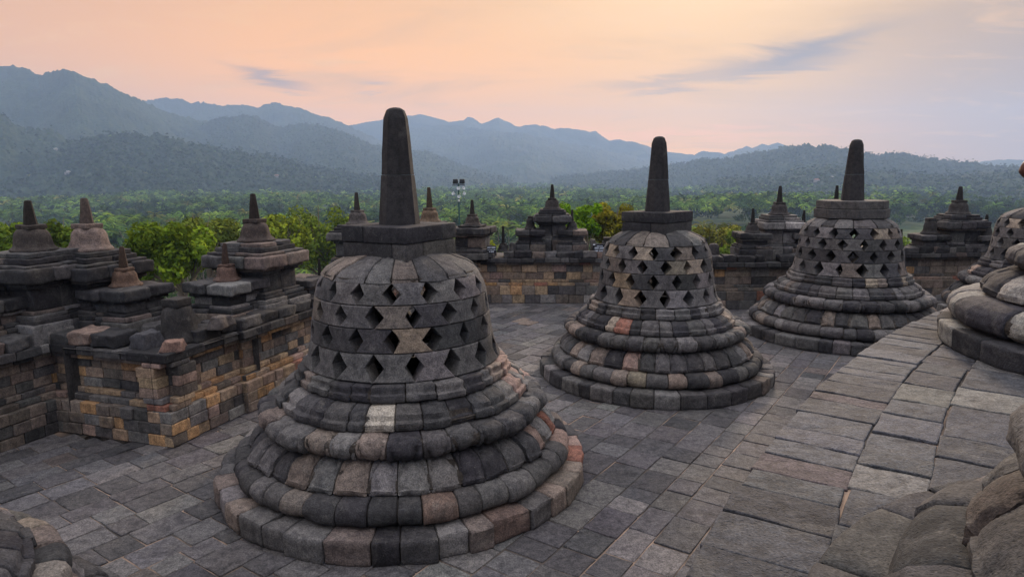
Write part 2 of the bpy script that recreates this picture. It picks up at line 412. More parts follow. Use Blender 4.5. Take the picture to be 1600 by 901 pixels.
def stupa(loc, label, seed, sc=1., hs=1., harm_ang=0., harm='square', spire=True, over={}, profile='lower', rot=0., tops=True, cap_over=None, spire_ang=.3, pal=None, warm=None, phase=0., grow={}, plain=False):
    global rng
    rng = np.random.default_rng(seed)
    t = thing('lattice_stupa', label, 'stupa', loc, rot, 'latticed stupas on the round terraces')
    t.scale = (sc, sc, sc*hs)
    P = pal or P_STUPA
    if profile == 'lower':
        pl = [(1.74, -.02), (1.80, .0), (1.812, .015), (1.812, .185), (1.797, .203), (1.42, .208)]
        to = [(1.52, .206), (1.60, .214), (1.645, .245), (1.660, .30), (1.642, .355), (1.595, .393), (1.53, .404), (1.36, .405)]
        lo = [(1.44, .404), (1.498, .41), (1.506, .422), (1.506, .455), (1.492, .462), (1.485, .485), (1.455, .53), (1.405, .575), (1.34, .608), (1.25, .632)]
        pr = [(1.22, .634), (1.31, .640), (1.37, .67), (1.402, .72), (1.404, .765), (1.385, .808), (1.34, .832), (1.12, .838)]
        ua = [(1.18, .836), (1.222, .842), (1.230, .852), (1.230, .908), (1.218, .917), (1.188, .921), (1.182, .935), (1.178, .968), (1.160, .982), (1.08, 1.022), (.98, 1.036)]
        ub = [(1.01, 1.032), (1.050, 1.038), (1.057, 1.048), (1.057, 1.098), (1.046, 1.106), (1.026, 1.109), (1.022, 1.118), (1.022, 1.166), (1.010, 1.178), (.80, 1.186)]
    else:
        pl = [(1.66, -.02), (1.70, .0), (1.71, .015), (1.71, .20), (1.695, .215), (1.30, .22)]
        to = [(1.46, .218), (1.555, .228), (1.615, .275), (1.635, .345), (1.62, .42), (1.565, .48), (1.48, .515), (1.20, .53)]
        lo = [(1.30, .528), (1.365, .533), (1.38, .545), (1.38, .60), (1.366, .608), (1.36, .63), (1.33, .68), (1.27, .735), (1.19, .775), (1.02, .80)]
        pr = [(1.00, .80), (1.10, .808), (1.17, .845), (1.20, .90), (1.20, .96), (1.18, 1.00), (1.14, 1.03), (.95, 1.04)]
        ua = [(1.00, 1.038), (1.045, 1.044), (1.052, 1.054), (1.052, 1.098), (1.04, 1.106), (1.02, 1.109), (1.0, 1.118), (.99, 1.135), (.97, 1.14), (.93, 1.142), (.90, 1.144)]
        ub = [(.95, 1.142), (.99, 1.145), (1.0, 1.15), (1.0, 1.160), (.99, 1.164), (.986, 1.166), (.983, 1.17), (.98, 1.176), (.97, 1.18), (.80, 1.186)]
    def part(nm, prof, n, pal_, **k):
        mb = MB(); lathe_ring(mb, [(r+grow.get(nm, 0.), z) for r, z in prof], n, pal_, int(rng.integers(9999)), over=over.get(nm), warm=warm, chip=1. if profile == 'lower' and not plain else .3, **k)
        return mb.build(nm, M_STONE, t, sharp=48)
    part('plinth', pl, 38 if profile == 'lower' else 25, P)
    part('torus', to, 40 if profile == 'lower' else 27, P, ch=.009, step=.025)
    part('lotus_band', lo, 38 if profile == 'lower' else 22, P, petal=petal_band, nt=15, step=.018, wvar=.2)
    part('petal_roll', pr, 34 if profile == 'lower' else 22, P, petal=None if plain or profile != 'lower' else petal_roll, nt=15, step=.018, wvar=.2)
    part('moulded_ring', ua, 34, P, step=.025)
    part('collar_ring', ub, 27, P, step=.025)
    mb = MB(); lattice(mb, [1.187, 1.430, 1.645, 1.845, 2.035], 16, P_LATT, int(rng.integers(999)), over.get('lattice'), phase=phase)
    mb.build('bell_lattice', M_STONE, t, sharp=40)
    zc = np.array([2.035, 2.07, 2.10, 2.13, 2.16, 2.185, 2.20]); mb = MB()
    lathe_ring(mb, [(.60, 2.036)]+[(bell_r(z)+.008, z) for z in zc]+[(.38, 2.23), (.1, 2.235)], 15, P_LATT, int(rng.integers(999)), step=.03, jit=.004, over=cap_over)
    mb.build('dome_cap', M_STONE, t, sharp=48)
    if harm == 'square':
        mb = MB()
        square_tier(mb, 2.185, 2.345, .388, harm_ang, P_DARK, (.55, -.35), cols=[DARK, (.03, .03, .034), CHAR, (.085, .08, .072)])
        square_tier(mb, 2.347, 2.500, .398, harm_ang, P_DARK, (-.3, .4), cols=[(.028, .028, .032), DARK, (.032, .031, .036), CHAR])
        mb.build('harmika', M_STONE, t, sharp=30)
    elif harm == 'octagon':
        mb = MB()
        for (za, zb, ra, cc) in ((2.185, 2.35, .63, CHAR), (2.352, 2.50, .60, (.085, .08, .078))):
            oct_prism(mb, [(.1, za), (ra-.012, za), (ra, za+.012), (ra, (za+zb)/2), (ra, zb-.012), (ra-.012, zb), (.1, zb)], cc, 8, harm_ang, .005, seed)
        mb.build('harmika', M_STONE, t, sharp=30)
    if spire:
        zb = 2.50 if harm else 2.20
        mb = MB(); zj = zb+.47
        def rs(z): return np.interp(z, [zb, 3.6], [.198, .108])
        oct_prism(mb, [(rs(zb), zb-.01)]+[(rs(z), z) for z in np.linspace(zb, zj-.004, 6)]+[(rs(zj)-.006, zj-.001)], (.034, .032, .034), 8, spire_ang, .004, seed)
        zt = np.linspace(zj+.004, 3.50, 6)
        oct_prism(mb, [(rs(zj)-.006, zj+.001)]+[(rs(z), z) for z in zt]+[(.100, 3.54), (.086, 3.575), (.055, 3.594), (.02, 3.6), (.0, 3.6)], (.028, .0265, .028), 8, spire_ang, .004, seed+3)
        mb.build('spire', M_SPIRE, t, sharp=28)
    return t

rd = math.radians
ov_main = {'moulded_ring': [(rd(-96), (.42, .38, .32))], 'lattice': {(1, -4): (.21, .165, .125)}, 'torus': [(rd(-74), (.16, .112, .092)), (rd(-118), (.15, .13, .115))], 'plinth': [(rd(-52), (.15, .105, .09)), (rd(-100), (.14, .113, .105))]}
stupa((-1.091, 6.448, 0), 'largest latticed stone stupa in front, with the tallest dark spire', 11, harm_ang=math.radians(-30), rot=0, spire_ang=.25, over=ov_main, warm=(rd(0), rd(36), .8), phase=rd(3.6))
stupa((2.144, 9.716, 0), 'middle latticed stupa with pale stones round its shoulder and tan lattice stones', 23, sc=.945, hs=1.03, harm_ang=math.radians(45), spire_ang=.3, over={'lattice': {(0, -6): (.22, .17, .13), (1, -7): (.24, .18, .12), (3, -8): (.21, .17, .13)}, 'torus': [(rd(-95), (.20, .155, .13))]}, warm=(rd(-130), rd(50), .25), phase=rd(8))
stupa((6.25, 12.157, 0), 'latticed stupa with low eight-sided block under its spire, beyond the middle stupa', 37, sc=1.012, hs=.978, harm='octagon', harm_ang=math.radians(22.5+6), spire_ang=.1)
stupa((10.9, 13.45, 0), 'latticed stupa without square block cut by the picture edge beyond the octagon one', 41, sc=1.0, harm=None, spire_ang=.2)
stupa((-3.72, 2.72, 0), 'nearest latticed stupa at lower left corner showing only its stone rings', 53, sc=1.0, harm_ang=.4, plain=True, over={'petal_roll': [(rd(45), (.16, .13, .115)), (rd(28), (.19, .17, .15))]})
stupa((5.57, 5.35, LEDGE_Z), 'stupa on the upper terrace with thick rounded ring of dark and pale grey stones', 61, hs=.86, over={'torus': [(rd(-150), (.13, .125, .115)), (rd(-137), (.026, .026, .03)), (rd(-124), (.20, .19, .175)), (rd(-112), (.03, .03, .034))]}, profile='upper', harm_ang=.5, pal=[((.024, .024, .028), 3), (DARK, 2), (CHAR, 2), ((.20, .19, .175), 2.2)])
stupa((2.50, 0.95, LEDGE_Z), 'stupa base on the upper terrace in the lower right corner', 71, profile='upper', harm_ang=.2, grow={'plinth': .15, 'lotus_band': .06, 'petal_roll': .165}, hs=.87, over={'lotus_band': [(rd(140), (.060, .048, .042))], 'torus': [(rd(110), (.10, .088, .084))]}, pal=[((.026, .026, .028), 3), (DARK, 4), ((.058, .056, .055), 2)])

# ------------------------------------------------------------------ floors
def in_poly(x, y, poly):
    c = False; n = len(poly)
    for i in range(n):
        x1, y1 = poly[i]; x2, y2 = poly[(i+1) % n]
        if (y1 > y) != (y2 > y) and x < (x2-x1)*(y-y1)/(y2-y1)+x1: c = not c
    return c
UA = math.radians(72.); Uv = np.array([math.cos(UA), math.sin(UA)]); Vv_ = np.array([-Uv[1], Uv[0]])
P0 = np.array([-3.78, 6.94]); P1 = P0+Vv_*1.72; P2 = P1-Uv*7.0
PST = 1.15
Pa = P0+Uv*PST; Pb = Pa-Vv_*.07; Pc = Pb+Uv*4.2; Pd = Pc+Vv_*.45; Pe = Pd+Uv*3.3
FAR = [(-1.25, 15.45), (3.05, 15.2), (3.25, 14.45), (6.6, 14.35), (6.75, 15.65), (12.2, 15.9), (15.5, 13.0)]

def build_floor():
    global rng
    rng = np.random.default_rng(5)
    mb = MB(); A = math.radians(55.); ca, sa = math.cos(A), math.sin(A)
    poly = [tuple(P2+(-.3, -.2)), tuple(P1+(-.25, .1)), tuple(P0+(-.2, .25)), tuple(Pe+(-.2, .2)), (-1.3, 15.7), (12.4, 16.2), (16, 13), (18, 8), (10, 2), (3, -2), (-5, -3)]
    t = -16.
    while t < 14.:
        wd = rng.choice([.23, .26, .29, .32, .36]); s = -8.+rng.uniform(0, .5)
        while s < 22.:
            L = rng.uniform(.24, .50); cs, ct = s+L/2, t+wd/2
            x, y = cs*ca-ct*sa, cs*sa+ct*ca
            if in_poly(x, y, poly) and np.hypot(x-C0[0], y-C0[1]) > LEDGE_R-.35 and y < 1.15*abs(x)+16:
                near = y < 9
                rbox(mb, (x, y, -.03+rng.normal(0, .0028)), (L/2-.005, wd/2-.005, .03), A+rng.normal(0, .006), .010, pick(P_FLOOR), .0045 if near else .0, 2 if near else 0,
                     seed=int(rng.integers(999)), tilt=(rng.normal(0, .005), rng.normal(0, .006)), freq=7)
            s += L
        t += wd
    o = mb.build('terrace_paving', M_FLOOR, smooth=False); struct(o)
    m = bpy.data.materials.new('joint_sand'); m.use_nodes = True; q = NT(m.node_tree); b = q.n['Principled BSDF']; b.inputs['Roughness'].default_value = .95
    tc = q.new('ShaderNodeTexCoord'); n = q.noise(tc.outputs['Object'], 1.1, 5, .6); n2 = q.noise(tc.outputs['Object'], 30., 4, .7)
    q.set(b.inputs['Base Color'], q.mix(q.ramp(n, .42, .62), rgb(.05, .042, .036), q.mix(n2, rgb(.22, .15, .11), rgb(.42, .30, .22))))
    bm = MB(); X = np.linspace(-9, 19, 29); Y = np.linspace(-4, 17, 22); G, H = np.meshgrid(X, Y, indexing='ij')
    V = np.stack([G, H, np.full_like(G, -.010)], -1).reshape(-1, 3); F = grid_faces(29, 22)
    cen = V[F].mean(1); keep = np.array([in_poly(c[0], c[1], [(p[0]*1.0, p[1]*1.0) for p in poly]) for c in cen])
    bm.add(V, F[keep], (.2, .2, .2)); struct(bm.build('terrace_ground', m, smooth=False))
    return m
M_JOINT = build_floor()

def build_ledge():
    global rng
    rng = np.random.default_rng(9)
    mb = MB(); a0, a1 = math.radians(96), math.radians(186); r = LEDGE_R
    for k, (dr, w) in enumerate([(.46, .22), (.34, .34), (.46, .46), (.50, .55), (.50, .55), (.55, .6), (.6, .7), (.6, .7), (.6, .7), (.7, .8)]):
        r1 = r-dr; a = a0+rng.uniform(0, .02)
        while a < a1:
            L = w*rng.uniform(.6, 1.5); da = L/(r-dr/2); am = a+da/2; rm_ = (r+r1)/2
            x, y = C0[0]+rm_*math.cos(am), C0[1]+rm_*math.sin(am)
            if y > -3:
                near = math.hypot(x, y) < 8
                hd = dr/2-.005+(rng.uniform(-.010, .012) if 0 < k else rng.uniform(-.004, .014))
                dz = rng.normal(0, .0035)
                rbox(mb, (x, y, LEDGE_Z-.05+dz-k*.0004), (hd, L/2-.005, .05), am+rng.normal(0, .008), .010, pick(P_LEDGE), .0055 if near else 0, 3 if near else 0,
                     seed=int(rng.integers(999)), tilt=(rng.normal(0, .006), rng.normal(0, .006)), freq=7)
            a += da
        r = r1
    struct(mb.build('upper_terrace_paving', M_FLOOR, smooth=False, sharp=None))
    mb = MB(); th = np.linspace(a0, a1, 90)
    V = np.stack([np.stack([C0[0]+q*np.cos(th), C0[1]+q*np.sin(th), np.full_like(th, LEDGE_Z-.020)], -1) for q in (LEDGE_R-.06, LEDGE_R-4, LEDGE_R-8)], 1).reshape(-1, 3)
    mb.add(V, grid_faces(90, 3), (.2, .2, .2)); struct(mb.build('upper_terrace_ground', M_JOINT, smooth=False))
    mb = MB()
    for (z0, z1, rr) in ((0., .3, .10), (.3, .52, .02), (.52, .8, -.06), (.8, 1.06, -.06), (1.06, LEDGE_Z-.1, -.02)):
        R = LEDGE_R+rr
        lathe_ring(mb, [(R-.2, z0+.002), (R-.008, z0+.003), (R, z0+.01), (R, z1-.01), (R-.008, z1-.003), (R-.2, z1-.002)], 72, P_STUPA, int(rng.integers(999)), nt=3, step=.12, arc=(a0, a1))
    o = mb.build('upper_terrace_riser', M_STONE, loc=(C0[0], C0[1], 0), sharp=48); struct(o)
build_ledge()

# ------------------------------------------------------------------ balustrade walls
def miter(pts, off):
    """offset an open polyline to its right by off"""
    pts = [np.array(p, float) for p in pts]; out = []
    ds = [(pts[i+1]-pts[i])/np.linalg.norm(pts[i+1]-pts[i]) for i in range(len(pts)-1)]
    ns = [np.array([d[1], -d[0]]) for d in ds]
    for i, p in enumerate(pts):
        if i == 0: out.append(p+ns[0]*off)
        elif i == len(pts)-1: out.append(p+ns[-1]*off)
        else:
            b = ns[i-1]+ns[i]; out.append(p+b*off/(b@ns[i]))
    return out
def course(mb, pts, off, z0, z1, L, pal, r=.010, depth=.26, jit=.006, rough=0., n=0, zj=.002, drop=0., warm=None, skip=None):
    q = miter(pts, off)
    for i in range(len(q)-1):
        a, b = q[i], q[i+1]; D = np.linalg.norm(b-a); d = (b-a)/D; nn = np.array([d[1], -d[0]]); ang = math.atan2(d[1], d[0])
        s = 0.; ln = []
        while s < D-.02:
            l = min(rng.uniform(*L), D-s)
            if D-s-l < L[0]*.5: l = D-s
            ln.append((s, l)); s += l
        for s, l in ln:
            if rng.random() < drop: continue
            if skip is not None and np.hypot(*(a+d*(s+l/2)-skip[:2])) < skip[2]: continue
            j = rng.normal(0, jit); m = a+d*(s+l/2)+nn*(j-depth/2); dz = rng.normal(0, zj)
            pp = pal
            if warm is not None:
                q3 = np.array([[m[0]*1.4+warm[1], m[1]*1.4, (z0+z1)*1.6]]); pp = pal if rng.random() < np.clip(warm[0]+.75*vnoise(q3, 77)[0], .03, .97) else P_COOL
            rbox(mb, (m[0], m[1], (z0+z1)/2+dz), (l/2-.003, depth/2, (z1-z0)/2-.002), ang+rng.normal(0, .004), r, pick(pp), rough, n, seed=int(rng.integers(999)))
def wall(label, pts, seed, k=1., body=P_BODY, warm=.5, big=False, thick=1.5):
    global rng
    rng = np.random.default_rng(seed)
    t = thing('balustrade_wall', label, 'wall', (pts[0][0], pts[0][1], 0), 0, 'balustrade walls round the terrace'); o = -np.array([pts[0][0], pts[0][1]])
    P = [np.array(p)+o for p in pts]; w = (warm, seed*1.7); wb = (warm-.22, seed*1.7)
    Lb = (.22, .42) if big else (.15, .32)
    base = ((0, .2), (.2, .405)) if big else ((0, .135), (.135, .27), (.27, .405)); face = ((.545, .72), (.72, .90)) if big else ((.545, .66), (.66, .78), (.78, .90))
    mb = MB()
    for (a, b) in base: course(mb, P, 0, a*k, b*k, Lb, body, .012, rough=.004, n=1, warm=wb)
    mb.build('base_course', M_WALL, t, smooth=False)
    mb = MB()
    course(mb, P, -.065, .405*k, .475*k, Lb, body, .010, rough=.003, n=1, warm=w); course(mb, P, -.125, .475*k, .545*k, Lb, body, .010, rough=.003, n=1, warm=w)
    mb.build('moulding', M_WALL, t, smooth=False)
    mb = MB()
    for (a, b) in face: course(mb, P, -.170, a*k, b*k, Lb, body, .009, rough=.004, n=1, jit=.009, warm=w)
    mb.build('masonry_face', M_WALL, t, smooth=False)
    mb = MB()
    course(mb, P, -.085, .90*k, .955*k, Lb, body, .010, warm=(warm-.3, seed)); course(mb, P, -.02, .957*k, 1.065*k, (.2, .4), P_DARK, .014, depth=.55, rough=.005, n=1)
    mb.build('coping', M_WALL, t, smooth=False)
    mb = MB(); course(mb, P, -.06, 1.06*k, 1.215*k, (.2, .42), P_RAIL, .022, depth=.34, jit=.025, rough=.024, n=4, zj=.016, drop=.05, skip=(P0[0]+o[0], P0[1]+o[1], .72) if not big else None)
    mb.build('carved_rail', M_WALL, t, smooth=True)
    # core behind the facing, down the outer side of the temple
    mb = MB(); ip = miter(P, -.22); op = miter(P, -thick)
    for i in range(len(P)-1):
        a, b, c, d = ip[i], ip[i+1], op[i+1], op[i]; zt = 1.05*k-.01
        V = [(a[0], a[1], -.2), (b[0], b[1], -.2), (b[0], b[1], zt), (a[0], a[1], zt), (d[0], d[1], -3.), (c[0], c[1], -3.), (c[0], c[1], zt), (d[0], d[1], zt)]
        mb.add(V, [(0, 1, 2, 3), (3, 2, 6, 7), (7, 6, 5, 4)], CHAR)
    mb.build('core', M_WALL, t, smooth=False)
    return t
wall('dark recessed balustrade wall at the left edge of the terrace', [P2, P1+Uv*.35], 101, body=P_BODYD, warm=.22)
wall('short dark return wall meeting the orange corner of the balustrade', [P1+Vv_*.35, P0], 102, body=P_BODY, warm=.48)
wall('long balustrade wall of orange and grey blocks running back behind the largest stupa', [P0, Pa, Pb, Pc, Pd, Pe], 103, warm=.82)
wall('far wall with a patch of orange blocks between the largest and the middle stupa', [FAR[0], FAR[1]], 104, warm=.76, big=True)
wall('grey far wall stepping forward between the middle and the octagon-topped stupa', [FAR[1], FAR[2], FAR[3], FAR[4]], 105, k=.98, body=P_BODYD, warm=.2, big=True)
wall('far right wall of grey and pinkish blocks beyond the octagon-topped stupa', [FAR[4], FAR[5], FAR[6]], 106, k=.98, body=P_BODYD, warm=.25, big=True)

# ------------------------------------------------------------------ pedestals and small stupas along the wall
def small_stupa(loc, D, zap, label, seed, tone=(.07, .064, .064), spire=True, harm=True, cone=False, rot=UA, spread=1.):
    """loc: centre of bell base; D bell diameter; zap apex height"""
    global rng
    rng = np.random.default_rng(seed)
    t = thing('small_stupa', label, 'stupa', loc, rot, 'small stupas along the balustrade'); R = D/2; H = zap-loc[2]; tone = np.array(tone)*.62
    hb = D*.545 if spire else H*.86
    pr = [(.0, 0), (R*1.0, 0), (R*1.03, .02*D), (R*1.02, .06*D), (R*.95, .085*D), (R*.86, .13*D), (R*.80, .20*D), (R*.765, .30*D), (R*.74, .38*D), (R*.69, .45*D), (R*.60, .51*D), (R*.48, .54*D), (0, .55*D)]
    if not spire: pr = [(r, z*hb/(.55*D)) for r, z in pr]
    mb = MB(); pr = resample(pr, .025); lathe(mb, pr, 30, tone, rough=.012, seed=seed, freq=4/max(D, .3))
    mb.build('bell', M_STONE, t, sharp=50)
    zb = hb
    if harm:
        hh = .12*D if spire else .2*D
        mb = MB(); rbox(mb, (0, 0, zb+hh/2-.01), (R*.47, R*.47, hh/2), .0, .012, tone*.85, .006, 2, seed)
        mb.build('harmika', M_STONE, t, sharp=40); zb += hh-.01
    if spire:
        mb = MB(); r0 = R*.30; r1 = r0*.52; top = H
        oct_prism(mb, [(r0, zb-.01), (r0, zb), ((r0+r1)/2, (zb+top)/2), (r1, top-.02), (r1*.8, top-.005), (0, top)], tone*.45, 8, .2, .004, seed)
        mb.build('spire', M_SPIRE, t, sharp=28)
    return t

def pedestal(loc, tiers, label, seed, rot=UA-math.pi/2, pal=P_DARK, panel=None, name='stone_pedestal', cat='pedestal'):
    """tiers: (part name, height, half width, half depth, edge rounding). Local x runs along the wall's -v side."""
    global rng
    rng = np.random.default_rng(seed)
    t = thing(name, label, cat, loc, rot, 'carved pedestals on the balustrade'); z = 0.; mbs = {}
    for (nm, h, hx, hy, r) in tiers:
        mb = mbs.setdefault(nm, MB())
        nx = max(1, int(round(hx*2/.40))); w = 2*hx/nx
        for i in range(nx):
            ny = 2 if hy > .3 else 1
            for j in range(ny):
                c = pick(pal)
                rbox(mb, (-hx+w*(i+.5)+rng.normal(0, .004), (-hy+2*hy/ny*(j+.5))+rng.normal(0, .004), z+h/2+rng.normal(0, .0015)), (w/2-.002, hy/ny-.002, h/2), rng.normal(0, .008), r, c, .007+r*.30, 3, seed=int(rng.integers(999)))
        z += h-.002
    if panel:
        (zc, hz, hx, hy) = panel; mb = mbs.setdefault('carved_panel', MB())
        for sx in np.linspace(-hx*.75, hx*.75, 7):
            for zz in np.linspace(zc-hz*.6, zc+hz*.6, 3):
                rbox(mb, (sx, -hy-.006, zz), (.022, .018, hz*.22), 0, .012, pick([(GREY, 1), (PALE, .6)]), .008, 1, seed=int(rng.integers(999)))
    for nm, mb in mbs.items(): mb.build(nm, M_WALL, t, smooth=True, sharp=35)
    return t
T_BIG = [('base', .06, .47, .47, .012), ('base', .05, .44, .44, .01), ('base', .045, .40, .40, .01), ('body', .26, .36, .36, .01), ('cornice', .04, .40, .40, .01), ('cornice', .045, .44, .44, .01), ('cornice', .17, .52, .52, .03), ('top_plate', .04, .46, .46, .01), ('top_plate', .07, .38, .38, .01), ('top_plate', .06, .34, .34, .01)]
T_SML = [('base', .06, .41, .41, .012), ('base', .045, .37, .37, .01), ('body', .12, .32, .32, .01), ('cornice', .04, .36, .36, .01), ('cornice', .15, .42, .42, .03)]
def on_wall(x, y, ztop, sc, tiers, label, seed, pal=P_DARK, panel=None, rot=UA, floor=1.04):
    T = [(n, h*sc, hx*sc, hy*sc, r*sc) for (n, h, hx, hy, r) in tiers]; fill = ztop-floor-sum(q[1]-.002 for q in T)
    if fill > .03: T = [('base', fill, T[0][2]+.03, T[0][3]+.03, .02)]+T
    return pedestal((x, y, floor), T, label, seed, rot, pal, panel)
BRN = (.16, .10, .072); RDB = (.16, .10, .08); DK = (.052, .048, .048); PNK = (.27, .205, .18)
# left corner group
on_wall(-5.82, 8.0, 2.11, 1.0, T_BIG, 'dark tiered pedestal under the dark small stupa nearest the left edge', 201)
small_stupa((-5.82, 8.0, 2.105), .50, 2.72, 'dark brown small stupa with leaning spire on the left corner pedestal', 301, (.075, .062, .056))
on_wall(-5.43, 8.45, 2.06, .98, T_BIG, 'dark tiered pedestal under the pinkish small stupa', 202)
small_stupa((-5.43, 8.45, 2.055), .54, 2.73, 'pinkish grey small stupa with dark spire on the left corner', 302, PNK)
on_wall(-4.90, 8.25, 1.63, .95, T_SML, 'low pedestal with thick dark slab under the rusty small stupa', 203)
small_stupa((-4.90, 8.25, 1.625), .37, 2.13, 'rusty brown small stupa on a thick dark slab', 303, BRN)
on_wall(-6.12, 7.45, 1.61, .95, T_SML, 'low dark pedestal cut by the left edge of the picture', 204)
small_stupa((-6.12, 7.45, 1.605), .36, 2.08, 'dark small stupa cut by the left edge', 304, (.09, .08, .08))
small_stupa((-3.95, 7.62, 1.05), .49, 1.56, 'broken dark bell without spire on the orange wall corner', 305, DK, spire=False)
# middle of the long wall
on_wall(-3.84, 8.78, 1.61, .95, T_SML, 'low brown pedestal beside the tall carved-panel pedestal', 205, pal=P_RAIL)
small_stupa((-3.84, 8.78, 1.605), .35, 2.11, 'small brown stupa with stubby spire in front of the carved-panel pedestal', 306, RDB)
on_wall(-3.63, 9.35, 2.08, 1.0, T_BIG, 'tall pedestal with carved niche panel on the long wall', 206, pal=P_RAIL, panel=(.42, .10, .22, .37), rot=UA+math.pi/2)
small_stupa((-3.63, 9.35, 2.075), .50, 2.75, 'dark small stupa crowning the pedestal with the carved panel', 307, (.085, .065, .058))
on_wall(-3.20, 10.05, 1.45, .75, T_SML, 'stone block jutting out right of the carved-panel pedestal', 207, pal=P_RAIL)
small_stupa((-3.02, 10.25, 1.20), .25, 1.71, 'slim dark small stupa just left of the largest stupa', 308, DK)
on_wall(-2.93, 12.6, 2.09, .85, T_BIG, 'pedestal half hidden at the left shoulder of the largest stupa', 208)
small_stupa((-2.93, 12.6, 2.085), .42, 2.69, 'grey small stupa showing at the left shoulder of the largest stupa', 309, (.12, .105, .10))
on_wall(-1.79, 14.5, 2.00, .85, T_BIG, 'pedestal right behind the square block of the largest stupa', 209, pal=P_RAIL)
small_stupa((-1.79, 14.5, 1.995), .48, 2.75, 'brown and ochre small stupa right of the tallest spire', 310, (.19, .13, .085))
on_wall(-0.93, 15.75, 1.83, .9, T_BIG[:7]+[('top_plate', .05, .3, .3, .012)], 'worn pedestal on the far wall left of the black sign', 210, pal=P_RAIL)
small_stupa((-0.93, 15.75, 1.825), .41, 2.43, 'dark small stupa on the worn pedestal below the floodlight mast', 311, (.08, .066, .06))
small_stupa((-0.20, 15.75, 1.20), .30, 1.81, 'little black stupa beside the black sign on the far wall', 312, DK)
# far centre group
R0 = -.06
on_wall(1.00, 16.2, 2.17, .88, T_BIG, 'tall tiered pedestal in the centre of the far wall', 211, rot=R0)
small_stupa((1.00, 16.2, 2.165), .43, 2.77, 'dark small stupa on top of the tall far centre pedestal', 313, (.06, .052, .05), rot=R0)
on_wall(1.47, 16.0, 1.69, .85, T_SML, 'low side pedestal right of the tall far centre pedestal', 212, rot=R0, pal=P_RAIL)
small_stupa((1.47, 16.0, 1.685), .31, 2.17, 'small grey stupa right of the tall far centre pedestal', 314, (.08, .075, .075), rot=R0)
on_wall(0.46, 16.0, 1.70, .85, T_SML, 'low side pedestal left of the tall far centre pedestal', 213, rot=R0)
small_stupa((0.46, 16.0, 1.695), .26, 2.02, 'spireless dark bell left of the tall far centre pedestal', 315, DK, spire=False, rot=R0)
small_stupa((2.30, 15.75, 1.05), .42, 1.50, 'squat dark stone bell behind the black sign by the bright bush', 316, DK, spire=False, rot=R0)
# right far groups
small_stupa((4.59, 14.9, 1.03), .33, 1.49, 'domed spireless stone on the wall right of the middle stupa', 317, (.075, .068, .07), spire=False, harm=False, rot=R0)
on_wall(5.48, 15.0, 1.66, .86, T_SML, 'low pedestal left of the tall pedestal beside the octagon-topped stupa', 214, rot=R0)
small_stupa((5.48, 15.0, 1.655), .35, 2.21, 'black small stupa left of the tall pedestal beside the octagon-topped stupa', 318, DK, rot=R0)
on_wall(6.19, 15.3, 2.04, .92, T_BIG, 'tall pedestal just left of the octagon-topped stupa', 215, rot=R0, pal=[(DARK, 2), (CHAR, 3), (GREY, 2.5), (PALE, .5)])
small_stupa((6.19, 15.3, 2.035), .46, 2.70, 'dark small stupa on the tall pedestal left of the octagon-topped stupa', 319, (.07, .062, .062), rot=R0)
on_wall(6.75, 15.15, 1.64, .85, T_SML, 'low pedestal half hidden behind the left side of the octagon-topped stupa', 216, rot=R0)
small_stupa((6.68, 15.1, 1.635), .32, 2.15, 'small stupa half hidden behind the octagon-topped stupa', 320, DK, rot=R0)
on_wall(8.13, 16.6, 1.96, .88, T_BIG, 'pedestal hidden behind the octagon-topped stupa', 217, rot=R0)
small_stupa((8.13, 16.6, 1.955), .42, 2.68, 'small stupa whose spire tip shows left of the octagon-topped spire', 321, DK, rot=R0)
small_stupa((9.54, 16.1, 1.05), .28, 1.62, 'small thin-spired stupa on the wall right of the octagon-topped stupa', 322, DK, rot=R0)
on_wall(10.29, 16.2, 1.48, .85, T_SML[1:], 'low pedestal left of the tall far right pedestal', 218, rot=R0)
small_stupa((10.29, 16.2, 1.475), .38, 1.86, 'broken-topped small stupa left of the tall far right pedestal', 323, DK, spire=False, rot=R0)
on_wall(11.08, 16.4, 1.95, 1.0, T_BIG[1:], 'broad tall pedestal at the far right of the wall', 219, rot=R0)
small_stupa((11.08, 16.4, 1.945), .54, 2.63, 'dark small stupa on the broad far right pedestal', 324, (.06, .055, .055), rot=R0)
on_wall(11.72, 16.2, 1.44, .8, T_SML[1:], 'low pedestal right of the broad far right pedestal', 220, rot=R0)
small_stupa((11.66, 16.2, 1.435), .36, 1.95, 'small stupa between the far right pedestal and the stupa at the picture edge', 325, DK, rot=R0)

def loose_stone(loc, h, ang, tone, label, seed, r=.014):
    mb = MB(); rbox(mb, (0, 0, h[2]), h, 0, r, np.array(tone)*.8, .022, 5, seed, taper=.3, freq=9)
    o = mb.build('loose_stone', M_WALL, smooth=True, loc=loc); o.rotation_euler = (0, 0, ang); tag(o, label, 'stone', 'loose stones lying on the wall')
loose_stone((-3.80, 7.17, 1.062), (.13, .10, .055), .3, (.24, .15, .12), 'reddish carved stone lying on the orange wall corner', 1)
loose_stone((-4.18, 7.35, 1.062), (.17, .13, .085), 1.1, (.075, .075, .085), 'dark bluish block on the wall left of the reddish carved stone', 2)
loose_stone((-3.50, 7.75, 1.20), (.16, .10, .06), UA, (.10, .085, .08), 'worn slab on the wall right of the broken bell', 3)
loose_stone((-4.35, 7.85, 1.062), (.19, .15, .075), .5, (.06, .058, .06), 'dark flat stone between the rusty stupa and the broken bell', 4)
loose_stone((0.02, 15.62, 1.20), (.07, .07, .10), .4, (.09, .085, .085), 'upright stone stub right of the little black stupa', 5)
loose_stone((1.93, 15.55, 1.20), (.07, .06, .14), .2, (.12, .11, .10), 'upright stone stub left of the sign with several lines', 6)

